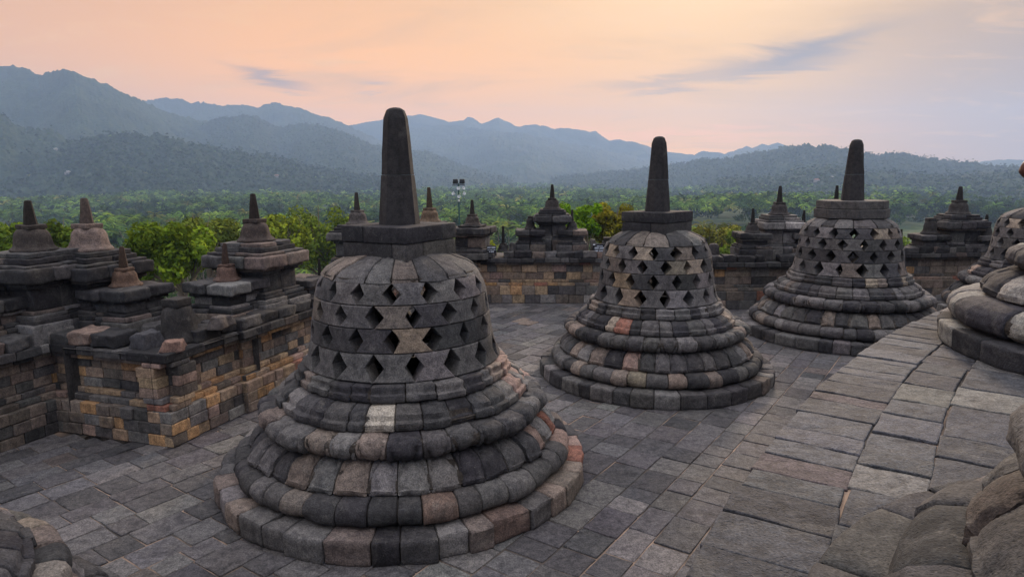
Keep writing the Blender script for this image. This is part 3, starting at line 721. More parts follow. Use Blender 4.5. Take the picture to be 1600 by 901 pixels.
# ------------------------------------------------------------------ signs, floodlight mast, person
def sign(loc, w, h, rows, label, logo=False):
    t = thing('warning_sign', label, 'sign', loc, -.05, None)
    mb = MB(); rbox(mb, (0, 0, h/2+.10), (w/2, .012, h/2), 0, .004, (.012, .013, .02)); mb.build('board', simple_mat('sign_black', (.014, .015, .022), .4), t, smooth=False)
    mb = MB()
    for sx in (-w*.3, w*.3): rbox(mb, (sx, .02, .05), (.012, .006, .055), 0, .003, (.05, .05, .05))
    mb.build('bracket', simple_mat('sign_steel', (.10, .10, .11), .5, .6), t, smooth=False)
    mb = MB()
    for (z, hh, words) in rows:
        for (a, b) in words:
            x0 = -w/2+a*w; n = max(2, int((b-a)*w/ (hh*.75)))
            for k in range(n):       # letter-sized strokes: too small in the photograph to be read
                xa = x0+(b-a)*w*(k+.08)/n; xb = x0+(b-a)*w*(k+.80)/n
                rbox(mb, ((xa+xb)/2, -.0135, .10+z*h), ((xb-xa)/2, .002, hh/2*random.choice([1, .8, 1])), 0, .0008, (.7, .74, .8))
    if logo: rbox(mb, (-w*.40, -.0135, .10+.92*h), (w*.09, .002, h*.055), 0, .0008, (.62, .64, .7))
    mb.build('lettering', simple_mat('sign_white', (.66, .72, .82), .6), t, smooth=False)
sign((-0.475, 15.48, 1.08), .23, .18, [(.76, .034, [(.08, .44), (.50, .92)]), (.47, .014, [(.08, .30), (.33, .62), (.66, .92)]), (.22, .030, [(.25, .38), (.43, .76)])], 'small black sign with two bold white rows beside the little black stupa')
sign((2.05, 15.40, 1.08), .29, .21, [(.74, .018, [(.32, .55), (.6, .8)]), (.56, .028, [(.15, .48), (.55, .9)]), (.39, .012, [(.15, .45), (.5, .85)]), (.20, .028, [(.15, .45), (.52, .88)])], 'small black sign with several white rows left of the middle stupa', True)

def mast():
    X, Y, zb = -3.94, 50., -17.; t = thing('floodlight_mast', 'green floodlight mast with two black lamps standing beyond the far wall', 'floodlight', (X, Y, zb)); H = EYE-.02-zb
    g = simple_mat('mast_green', (.03, .09, .085), .5, .2); bk = simple_mat('lamp_black', (.012, .012, .014), .45); wh = simple_mat('lamp_white', (.62, .64, .66), .35)
    mb = MB(); tube(mb, [(0, 0, 0), (0, 0, H*.6), (0, 0, H-.35)], [.085, .07, .055], (.03, .09, .085), 10); mb.build('pole', g, t)
    mb = MB(); rbox(mb, (0, 0, H-.50), (.47, .03, .025), 0, .008, (.05, .05, .05)); mb.build('crossarm', bk, t, smooth=False)
    mb = MB(); rbox(mb, (0, 0, H-1.02), (.47, .03, .02), 0, .008, (.05, .08, .08)); mb.build('crossarm', g, t, smooth=False)
    for sx in (-.23, .27):
        mb = MB(); rbox(mb, (sx, 0, H-.22), (.19, .10, .185), 0, .06, (.012, .012, .014), 0, 2); fl = mb.build('floodlight', bk, t)
        m2 = MB(); tube(m2, [(sx-.2, .02, H-.22), (sx-.2, .02, H-.46), (sx+.2, .02, H-.46), (sx+.2, .02, H-.22)], .014, (.03, .03, .03), 6); m2.build('yoke', bk, fl)
    for (sx, dz, ang) in ((0, -.78, 0.), (.27, -.76, .7), (-.30, -1.16, -.6), (.33, -1.16, .6), (.03, -1.40, 0.), (.0, -1.75, 0.)):
        mb = MB(); pr = [(0, 0), (.05, .0), (.06, .05), (.085, .12), (.13, .20), (.115, .20), (.04, .08), (0, .07)]
        if dz < -1.5: pr = [(0, 0), (.07, 0), (.075, .14), (.03, .2), (0, .2)]
        lathe(mb, pr, 14, (.6, .62, .64)); o = mb.build('lamp', wh, t); o.location = (sx, -.06, H+dz); o.rotation_euler = (math.radians(70) if dz > -1.5 else 0, 0, ang)
mast()

def person():
    """standing visitor just past the right edge, side on, head bowed a little towards the camera's left"""
    t = thing('person', 'person with reddish brown hair and blue top, mostly beyond the right edge', 'person', (6.335, 8.02, LEDGE_Z))
    def skin(name, J, E, mat, sub=2):
        me = bpy.data.meshes.new(name); me.from_pydata([j[:3] for j in J], E, []); o = bpy.data.objects.new(name, me); COL.objects.link(o); o.parent = t
        m = o.modifiers.new('skin', 'SKIN'); m.use_smooth_shade = True
        for i, j in enumerate(J): me.skin_vertices[0].data[i].radius = (j[3], j[3] if len(j) < 5 else j[4])
        me.skin_vertices[0].data[0].use_root = True
        s = o.modifiers.new('sub', 'SUBSURF'); s.levels = s.render_levels = sub; me.materials.append(mat); return o
    sk = simple_mat('skin', (.42, .25, .17), .6); bl = simple_mat('blue_cotton', (.03, .06, .22), .85); tr = simple_mat('dark_trousers', (.03, .03, .04), .85); hr = simple_mat('red_brown_hair', (.075, .022, .012), .55)
    BX = .16
    body = [(0, 0, .86, .12, .10), (0, 0, 1.05, .11, .09), (-.01, 0, 1.24, .13, .10), (-.03, 0, 1.36, .07), (-.07, 0, 1.44, .05), (-.10, 0, 1.50, .08), (-.11, 0, 1.58, .085),
            (0, -.10, .82, .085), (.01, -.11, .46, .06), (.03, -.11, .08, .042), (-.12, -.12, .03, .035),
            (0, .10, .82, .085), (-.04, .11, .46, .06), (-.02, .11, .08, .042), (-.17, .12, .03, .035),
            (0, -.19, 1.29, .05), (.03, -.24, 1.04, .04), (.05, -.22, .80, .032), (.04, -.22, .72, .034),
            (0, .19, 1.29, .05), (.03, .24, 1.04, .04), (.05, .22, .80, .032), (.04, .22, .72, .034)]
    E = [(0, 1), (1, 2), (2, 3), (3, 4), (4, 5), (5, 6), (0, 7), (7, 8), (8, 9), (9, 10), (0, 11), (11, 12), (12, 13), (13, 14), (2, 15), (15, 16), (16, 17), (17, 18), (2, 19), (19, 20), (20, 21), (21, 22)]
    for side, w in ((-.18, 18), (.18, 22)):
        for k, (dy, L) in enumerate(((-.03, .055), (-.01, .07), (.012, .075), (.032, .06), (.05, .05))):
            b = body[w]; i = len(body); body += [(b[0]+dy*.8, b[1], b[2]-.03, .010), (b[0]+dy, b[1], b[2]-.03-L*.6, .009), (b[0]+dy-.01, b[1], b[2]-.03-L, .008)]
            E += [(w, i), (i, i+1), (i+1, i+2)]
    body = [((b[0]+BX if i not in (5, 6) else b[0]+.015,)+tuple(b[1:])) for i, b in enumerate(body)]
    skin('body', body, E, sk)
    top = [(0, 0, .90, .135, .115), (0, 0, 1.05, .125, .105), (-.01, 0, 1.24, .145, .115), (-.03, 0, 1.345, .08), (0, -.19, 1.29, .065), (.03, -.24, 1.04, .055), (.04, -.235, .90, .048), (0, .19, 1.29, .065), (.03, .24, 1.04, .055), (.04, .235, .90, .048)]
    top = [(b[0]+BX,)+tuple(b[1:]) for b in top]
    skin('shirt', top, [(0, 1), (1, 2), (2, 3), (2, 4), (4, 5), (5, 6), (2, 7), (7, 8), (8, 9)], bl)
    trs = [(0, 0, .88, .13, .11), (0, -.10, .80, .098), (.01, -.11, .46, .075), (.03, -.11, .10, .06), (0, .10, .80, .098), (-.04, .11, .46, .075), (-.02, .11, .10, .06)]
    trs = [(b[0]+BX,)+tuple(b[1:]) for b in trs]
    skin('trousers', trs, [(0, 1), (1, 2), (2, 3), (0, 4), (4, 5), (5, 6)], tr)
    mb = MB(); th = np.linspace(0, np.pi, 14); pr = [(.108*math.sin(a)+.0001, .118*math.cos(a)) for a in th]
    lathe(mb, resample(pr[::-1], .02), 28, (.1, .04, .02), c=(-.105, 0, 1.580), rough=.012, seed=3, freq=22.); mb.build('hair', hr, t)
person()

# ------------------------------------------------------------------ valley, hills
PIT, ROLL, FPX = math.radians(9.53), math.radians(-.506), 1028.9
def sight(x, y):
    """azimuth and tangent of elevation for a point of the 1600 px wide photograph"""
    X = np.asarray(x, float)-800; Y = np.asarray(y, float)-450.5; c, s = math.cos(ROLL), math.sin(ROLL); X, Y = c*X+s*Y, -s*X+c*Y
    u, xx = -Y/FPX, X/FPX; yy = math.cos(PIT)+u*math.sin(PIT); zz = -math.sin(PIT)+u*math.cos(PIT)
    return np.arctan2(xx, yy), zz/np.hypot(xx, yy)

def ground_z(x, y):
    r = np.hypot(x, y); s = np.clip((r-18)/130, 0, 1); z = -6.5-28*(1-(1-s)**2.2)
    P = np.stack([np.asarray(x)/240., np.asarray(y)/240., np.zeros_like(np.asarray(x, float))], -1).reshape(-1, 3)
    return z+(fbm(P, 3, 3).reshape(np.shape(z))*4.0)*np.clip((r-60)/300, 0, 1)+np.clip((r-1500)/9000, 0, 1)*14.

def veg_mat(name, c0, c1, c2, s_big, s_crown, bump_d):
    m = bpy.data.materials.new(name); m.use_nodes = True; t = NT(m.node_tree); b = t.n['Principled BSDF']; b.inputs['Roughness'].default_value = .95; b.inputs['Specular IOR Level'].default_value = .1
    tc = t.new('ShaderNodeTexCoord'); v = tc.outputs['Object']
    n1 = t.noise(v, s_big, 5, .6); n2 = t.noise(v, s_crown*.6, 4, .7)
    vo = t.new('ShaderNodeTexVoronoi'); t.set(vo.inputs['Vector'], v); vo.inputs['Scale'].default_value = s_crown; vo.inputs['Randomness'].default_value = 1.
    col = t.mix(t.ramp(n1, .35, .65), rgb(*c0), rgb(*c1)); col = t.mix(t.math('MULTIPLY', t.ramp(n2, .5, .7), .6), col, rgb(*c2))
    sh = t.new('ShaderNodeSeparateColor'); t.set(sh.inputs[0], vo.outputs['Color'])
    col = t.mix(1., col, t.mix(sh.outputs[0], rgb(.78, .8, .78), rgb(1.22, 1.2, 1.1)), 'MULTIPLY'); t.set(b.inputs['Base Color'], col)
    bp = t.new('ShaderNodeBump'); bp.inputs['Strength'].default_value = 1.; bp.inputs['Distance'].default_value = bump_d
    t.set(bp.inputs['Height'], t.math('SUBTRACT', t.math('MULTIPLY', n2, .7), vo.outputs['Distance'])); t.set(b.inputs['Normal'], bp.outputs[0])
    return m
M_HILL = veg_mat('hill_forest', (.019, .034, .018), (.033, .052, .024), (.048, .064, .030), .005, .11, 2.5)
M_VALLEY = veg_mat('valley_green', (.030, .050, .018), (.050, .080, .025), (.085, .11, .04), .006, .12, 4.)

def build_valley():
    na, nr = 300, 150; az = np.linspace(0, 2*np.pi, na, endpoint=False); r = np.concatenate([[12.], np.geomspace(18, 4850, nr-1)])
    A, R = np.meshgrid(az, r, indexing='ij'); X, Y = R*np.sin(A), R*np.cos(A); Z = ground_z(X, Y)
    mb = MB(); mb.add(np.stack([X, Y, Z], -1).reshape(-1, 3), grid_faces(na, nr, wrap=True)[:, ::-1], (.05, .08, .03)); struct(mb.build('valley_ground', M_VALLEY))
build_valley()

SLOPES = {}
def ridge(name, pts, D, W, back, na, nrow, tree, seed, bend=.06, base=-36., pw=1.25, spur=.16):
    pts = np.array(pts, float); xs = np.linspace(pts[0, 0], pts[-1, 0], na); ys = np.interp(xs, pts[:, 0], pts[:, 1])
    az, te = sight(xs, ys)
    k = np.stack([az*9., np.full(na, seed*3.7), np.zeros(na)], 1); Dc = D*(1+bend*fbm(k, seed, 3))
    zc = EYE+te*Dc
    s = np.concatenate([np.linspace(0, 1, nrow), 1+np.linspace(0, 1, 14)[1:]])
    S = s[None]; front = np.clip(S, 0, 1); bk = np.clip(S-1, 0, 1)
    R = Dc[:, None]-W*(1-front)+back*bk
    R = np.maximum(R, D*.35)
    X, Y = R*np.sin(az)[:, None], R*np.cos(az)[:, None]
    prof = front**pw*(1-bk**1.5)
    P = np.stack([X/W*2.6, Y/W*2.6, np.zeros_like(X)], -1).reshape(-1, 3)
    rg = (1-np.abs(fbm(P, seed+40, 5, .5)))-.55; rg = rg.reshape(X.shape)
    Hh = np.maximum(zc[:, None]-base, 0)
    mod = spur*Hh*rg*np.sin(np.pi*np.clip(front, 0, 1))**.8
    Z = base+Hh*prof+mod
    P2_ = np.stack([X/tree[1], Y/tree[1], np.zeros_like(X)], -1).reshape(-1, 3)
    tn = (np.abs(vnoise(P2_, seed+90))+.7*np.abs(vnoise(P2_*2.1, seed+91))).reshape(X.shape)
    Z = Z+tn*tree[0]*np.clip(Hh/30., 0, 1)-tree[0]*.4
    mb = MB(); mb.add(np.stack([X, Y, Z], -1).reshape(-1, 3), grid_faces(na, len(s))[:, ::-1], (.05, .07, .03)); struct(mb.build(name, M_HILL))
    SLOPES[name] = np.stack([X, Y, Z], -1)[:, :nrow+2].reshape(-1, 3)
M1 = [(-260, 130), (-160, 95), (-60, 108), (0, 103), (20, 102), (40, 108), (60, 120), (75, 113), (100, 109), (115, 112), (135, 122), (165, 132), (195, 147), (225, 160), (260, 176), (300, 186), (340, 194), (400, 212), (470, 232), (560, 256), (640, 276)]
M2 = [(120, 190), (180, 168), (224, 158), (241, 156), (259, 153.5), (278, 153.5), (297, 161.5), (318, 161), (350, 166), (378, 164), (402, 168), (427, 160.5), (448, 165), (469, 169), (490, 178), (514, 184), (539, 195), (560, 205), (600, 222), (660, 246), (720, 268)]
M3 = [(240, 226), (300, 200), (336, 188), (364, 182), (392, 182), (413, 188), (436, 200), (451, 196.5), (476, 193), (500, 196.5), (525, 202), (546, 212), (560, 217.5), (582, 227), (644, 236), (669, 237), (691, 245), (714, 256), (760, 270), (800, 280)]
HL = [(-200, 150), (-80, 168), (0, 177), (14, 186), (24, 196), (52, 203), (80, 207), (98, 217), (130, 230), (170, 248), (230, 275)]
H1 = [(-160, 262), (-60, 248), (20, 240), (70, 231), (101, 224), (122, 219), (147, 216), (168, 212), (196, 210.5), (217, 214), (245, 214), (266, 217.5), (287, 223), (315, 228), (336, 233), (364, 238.5), (385, 242), (420, 245.5), (448, 251), (476, 259.5), (504, 265), (539, 270), (570, 276), (610, 282)]
M4 = [(500, 272), (560, 246), (600, 222), (640, 204), (657, 200), (680, 195.5), (710, 195.5), (736, 199), (762, 203), (792, 207), (819, 208), (837, 214), (860, 217), (871, 220.6), (897, 225.5), (920, 229), (942, 235.6), (972, 241), (1010, 249), (1060, 257), (1110, 265), (1180, 276)]
M5 = [(440, 225), (500, 205), (560, 192.5), (590, 190), (639, 181), (657, 179), (684, 185), (702, 190.6), (721, 189), (730, 184), (740, 185), (751, 192.5), (764, 191), (770, 189), (779, 185), (785, 188), (794, 192.5), (804, 198), (822, 196), (839, 197), (860, 200.7), (897, 202), (912, 203), (920, 205.6), (931, 204.5), (939, 211), (952, 220.6), (969, 219.5), (991, 223), (1010, 228), (1021, 234), (1047, 238), (1085, 243), (1100, 238), (1116, 239), (1134, 241), (1150, 234), (1167, 229), (1175, 232), (1190.6, 225), (1200, 230), (1215.6, 226), (1225, 229), (1245, 236), (1300, 250), (1380, 262), (1480, 262), (1519, 257), (1540, 252), (1575, 249), (1600, 251), (1680, 246), (1800, 255)]
H2 = [(860, 280), (930, 272), (1000, 265), (1060, 257), (1100, 249), (1119, 251), (1147, 246), (1165.6, 240), (1184, 239), (1203, 237), (1222, 232), (1240.6, 228), (1259, 229), (1275, 232), (1297, 230), (1315, 233), (1325, 232), (1350, 241.6), (1372, 244), (1390, 240.6), (1409, 240), (1428, 245), (1450, 249), (1472, 252.5), (1490, 255.6), (1519, 258), (1553, 262), (1591, 265), (1640, 263), (1760, 270)]
H3 = [(1120, 282), (1206, 279), (1225, 276), (1247, 268), (1275, 265), (1297, 263.5), (1319, 265), (1350, 270.6), (1381, 270.6), (1412, 275), (1475, 276.5), (1537, 274), (1569, 273), (1600, 271), (1700, 268), (1800, 274)]
ridge('far_peaks', M5, 4250, 800, 350, 900, 40, (12, 110), 5, bend=.0, pw=.9)
ridge('misty_mountain', M2, 3300, 900, 400, 700, 50, (8, 28), 2)
ridge('tall_mountain', M1, 2450, 1000, 500, 900, 90, (8, 20), 1)
ridge('central_mountain', M4, 3750, 1500, 350, 900, 90, (8, 30), 4)
ridge('low_mountain', M3, 2300, 850, 400, 900, 90, (8, 18), 3)
ridge('edge_hill', HL, 1550, 500, 300, 500, 70, (10, 17), 8)
ridge('forest_hill', H1, 1500, 400, 300, 1300, 110, (10, 15), 6, base=-30, pw=1.1)
ridge('right_hill', H2, 2150, 650, 400, 1400, 100, (11, 18), 7, pw=1.1)
ridge('low_right_hill', H3, 1500, 420, 250, 1000, 70, (9, 13), 9, pw=1.)

# ------------------------------------------------------------------ trees
def leaf_mat(name, trans=.16):
    m = bpy.data.materials.new(name); m.use_nodes = True; t = NT(m.node_tree); t.n.clear()
    at = t.new('ShaderNodeAttribute', attribute_name='tone')
    d = t.new('ShaderNodeBsdfDiffuse'); tr = t.new('ShaderNodeBsdfTranslucent'); t.set(d.inputs[0], t.mix(1., at.outputs['Color'], rgb(1.65, 2.05, 1.1), 'MULTIPLY')); t.set(tr.inputs[0], t.mix(1., at.outputs['Color'], rgb(1.9, 2.3, .6), 'MULTIPLY'))
    mx = t.new('ShaderNodeMixShader'); mx.inputs[0].default_value = trans; t.l.new(d.outputs[0], mx.inputs[1]); t.l.new(tr.outputs[0], mx.inputs[2])
    o = t.new('ShaderNodeOutputMaterial'); t.l.new(mx.outputs[0], o.inputs[0]); return m
M_LEAF = leaf_mat('leaves'); M_BARK = simple_mat('bark', (.16, .12, .09), .9)

def leaf_cards(P, N, size, g, aspect=.55):
    """quads at points P facing roughly N"""
    n = len(P); N = N/np.linalg.norm(N, axis=1, keepdims=True); r = g.normal(size=(n, 3)); a = np.cross(N, r); a /= np.linalg.norm(a, axis=1, keepdims=True); b = np.cross(N, a)
    s = size*g.uniform(.6, 1.25, n)[:, None]; a = a*s; b = b*s*aspect
    V = np.stack([P-a, P-b*.9+N*s*.08, P+a, P+b*.9-N*s*.08], 1).reshape(-1, 3); F = np.arange(4*n).reshape(n, 4); return V, F
def crown_arrays(seed, lobes, nleaf, size, tone, var=.3, yellow=.2, flat=.8, shell=.55, lr=(.26, .46), core=.5):
    """crown of unit half-width: leaf cards through several uneven lobes"""
    g = np.random.default_rng(seed); L = []
    for k in range(lobes):
        a = g.uniform(0, 6.28); rr = g.uniform(.15, .68); L.append((rr*math.cos(a), rr*math.sin(a), g.uniform(-.35, .5)*flat, g.uniform(*lr)))
    L.append((0, 0, .25*flat if core > .4 else 0., core)); L = np.array(L)
    w = L[:, 3]**2; idx = g.choice(len(L), nleaf, p=w/w.sum()); d = g.normal(size=(nleaf, 3)); d /= np.linalg.norm(d, axis=1, keepdims=True)
    rad = g.uniform(shell, 1.05, nleaf)**.7; P = L[idx, :3]+d*(L[idx, 3]*rad)[:, None]*np.array([1, 1, flat])
    N = d+g.normal(size=(nleaf, 3))*.55+np.array([0, 0, .35])
    V, F = leaf_cards(P, N, size, g)
    t = np.array(tone); lobe_t = g.uniform(1-var, 1+var, len(L)); k = lobe_t[idx]*g.uniform(.7, 1.35, nleaf)
    yv = np.clip(g.normal(yellow, .25, nleaf), 0, 1)[:, None]; col = (t*(1-yv)+t*np.array([1.9, 1.45, .8])*yv)*k[:, None]
    return V, F, np.repeat(np.clip(col, .004, .5), 4, 0), L
def palm_arrays(seed, nf=16, segs=4, tone=(.055, .075, .03), wd=.16):
    """fronds of unit length about the origin"""
    g = np.random.default_rng(seed); VV, FF, CC, n = [], [], [], 0
    for k in range(nf):
        a = k*2.399+g.uniform(-.2, .2); e0 = g.uniform(-.25, 1.15); L = g.uniform(.8, 1.1); p = np.zeros(3); e = e0; pts = [p]
        for s in range(segs):
            p = p+L/segs*np.array([math.cos(e)*math.cos(a), math.cos(e)*math.sin(a), math.sin(e)]); e -= (1.5 if e0 > .2 else 1.0)/segs; pts.append(p)
        pts = np.array(pts); side = np.array([-math.sin(a), math.cos(a), 0]); w = wd*np.array([.35, 1., 1., .75, .1])[:segs+1]
        for sg in (-1, 1):
            V = np.concatenate([pts, pts+sg*side*w[:, None]-np.array([0, 0, 1])*w[:, None]*.75]); m = len(pts)
            F = [(i, i+1, m+i+1, m+i) for i in range(m-1)]; VV.append(V); FF.append(np.array(F)+n); n += len(V)
            c = np.array(tone)*g.uniform(.65, 1.45)*(np.array([1.5, 1.2, .8]) if g.random() < .15 else 1); CC.append(np.tile(c, (len(V), 1)))
    return np.concatenate(VV), np.concatenate(FF), np.concatenate(CC)

def tree_parts(seed, R, H, nleaf, size, tone, lobes=9, flat=.8, yellow=.2, limbs=True, shell=.5, pale=False, lr=(.26, .46), core=.5, var=.3):
    """returns (crown mesh, trunk mesh) objects' data; origin at the tree's foot"""
    V, F, C, L = crown_arrays(seed, lobes, nleaf, size/R, tone, var, yellow, flat, shell, lr, core)
    zc = H-R*flat*(.85 if lobes < 20 else .60); mb = MB(); mb.add(V*R+np.array([0, 0, zc]), F, C); crown = mb.build('crown', M_LEAF, smooth=False)
    g = np.random.default_rng(seed+5); mb = MB(); bk = (.34, .29, .22) if pale else (.14, .11, .085)
    top = np.array([g.normal(0, .15), g.normal(0, .15), zc-R*.15]); tube(mb, [(0, 0, -.5), (g.normal(0, .12), g.normal(0, .12), zc*.5), top], [R*.075+.05, R*.06+.03, R*.045+.02], bk, 8)
    if limbs:
        for l in L[:8]:
            e = l[:3]*R+np.array([0, 0, zc]); s = top*(1-.18*g.random()); mid = (s+e)/2+np.array([0, 0, -R*.08])+g.normal(0, R*.04, 3)
            tube(mb, [s, mid, e], [R*.032+.012, R*.022+.01, R*.010], bk, 6, False)
            for q in range(3):
                e2 = e+g.normal(0, R*.2, 3); tube(mb, [mid, (mid+e2)/2+g.normal(0, R*.03, 3), e2], [R*.016, R*.011, R*.005], bk, 5, False)
    trunk = mb.build('trunk', M_BARK); return crown, trunk
def near_tree(x, y, top, R, label, seed, nleaf, size, tone, cat='tree', group=None, **k):
    tone = np.array(tone)*np.array([1.08, .86, .95])
    zg = float(ground_z(np.array([x]), np.array([y]))[0]); t = thing('broadleaf_tree', label, cat, (x, y, zg), 0, group)
    k = dict(k); k['lobes'] = 26; k['lr'] = (.15, .27); k['core'] = .34; k['var'] = .42
    for o in tree_parts(seed, R, top-zg, int(nleaf*1.1), size*1.02, tone, **k): o.parent = t
    return t
def place(xp, yp, Y):
    a, te = sight(xp, yp); r = Y/math.cos(a); return r*math.sin(a), Y, EYE+te*r
G1 = (.055, .090, .020); G2 = (.050, .075, .024); G3 = (.035, .055, .02); G4 = (.085, .12, .025)
for (xp, yp, Y, R, n, sz, tone, label, seed, kw) in [
    (268, 343, 37., 2.9, 5200, .17, (.058, .095, .018), 'bushy green tree with pale bare twigs between the rusty stupa and the carved-panel pedestal', 1, dict(pale=True, flat=1.15, lobes=12, yellow=.3)),
    (232, 372, 45., 2.6, 3200, .17, G1, 'rounded green tree behind the rusty small stupa', 2, dict(flat=1., yellow=.25)),
    (325, 336, 58., 4.2, 5200, .20, (.060, .085, .028), 'feathery pale green tree left of the carved-panel pedestal', 3, dict(flat=.95, yellow=.3)),
    (445, 338, 62., 2.8, 3000, .19, G4, 'yellow-green tree just right of the carved-panel pedestal', 4, dict(flat=1.1, yellow=.4)),
    (505, 326, 66., 4.8, 6000, .20, (.062, .095, .026), 'broad light green tree left of the largest stupa', 5, dict(flat=1.2, lobes=11, yellow=.3)),
    (10, 348, 42., 2.5, 2800, .18, G1, 'green bush behind the dark small stupa at the left edge', 6, dict(flat=.9, yellow=.25)),
    (86, 346, 44., 2.2, 2600, .18, G1, 'green bush between the dark and the pinkish small stupas', 7, dict(flat=.9, yellow=.3)),
    (905, 320, 46., 2.3, 3600, .17, (.055, .115, .012), 'bright green bush behind the far centre pedestal', 8, dict(flat=1.0, yellow=.35)),
    (950, 325, 48., 2.2, 3200, .17, (.082, .088, .02), 'yellowish bush left of the middle stupa', 9, dict(flat=1.1, yellow=.55)),
    (1118, 352, 70., 3.4, 3600, .2, (.085, .095, .035), 'olive bush right of the middle stupa', 10, dict(flat=.9, yellow=.3)),
    (1155, 362, 64., 2.6, 2800, .2, G1, 'green bush left of the low pedestal by the octagon-topped stupa', 11, dict(flat=1., yellow=.3)),
    (748, 372, 55., 1.6, 1600, .17, G4, 'small yellow-green bush behind the black sign with two rows', 12, dict(flat=1., yellow=.5)),
    (1425, 375, 90., 3.4, 2600, .22, G1, 'green tree between the octagon-topped stupa and the far right pedestal', 13, dict(flat=.9)),
    (1130, 302+50, 120., 4.5, 2600, .3, (.06, .075, .035), 'grey-green rounded tree behind the olive bush', 14, dict(flat=1.2)),
]:
    x, y, top = place(xp, yp, Y); near_tree(x, y, top, R, label, seed, n, sz, tone, group='trees and bushes close behind the wall', **kw)

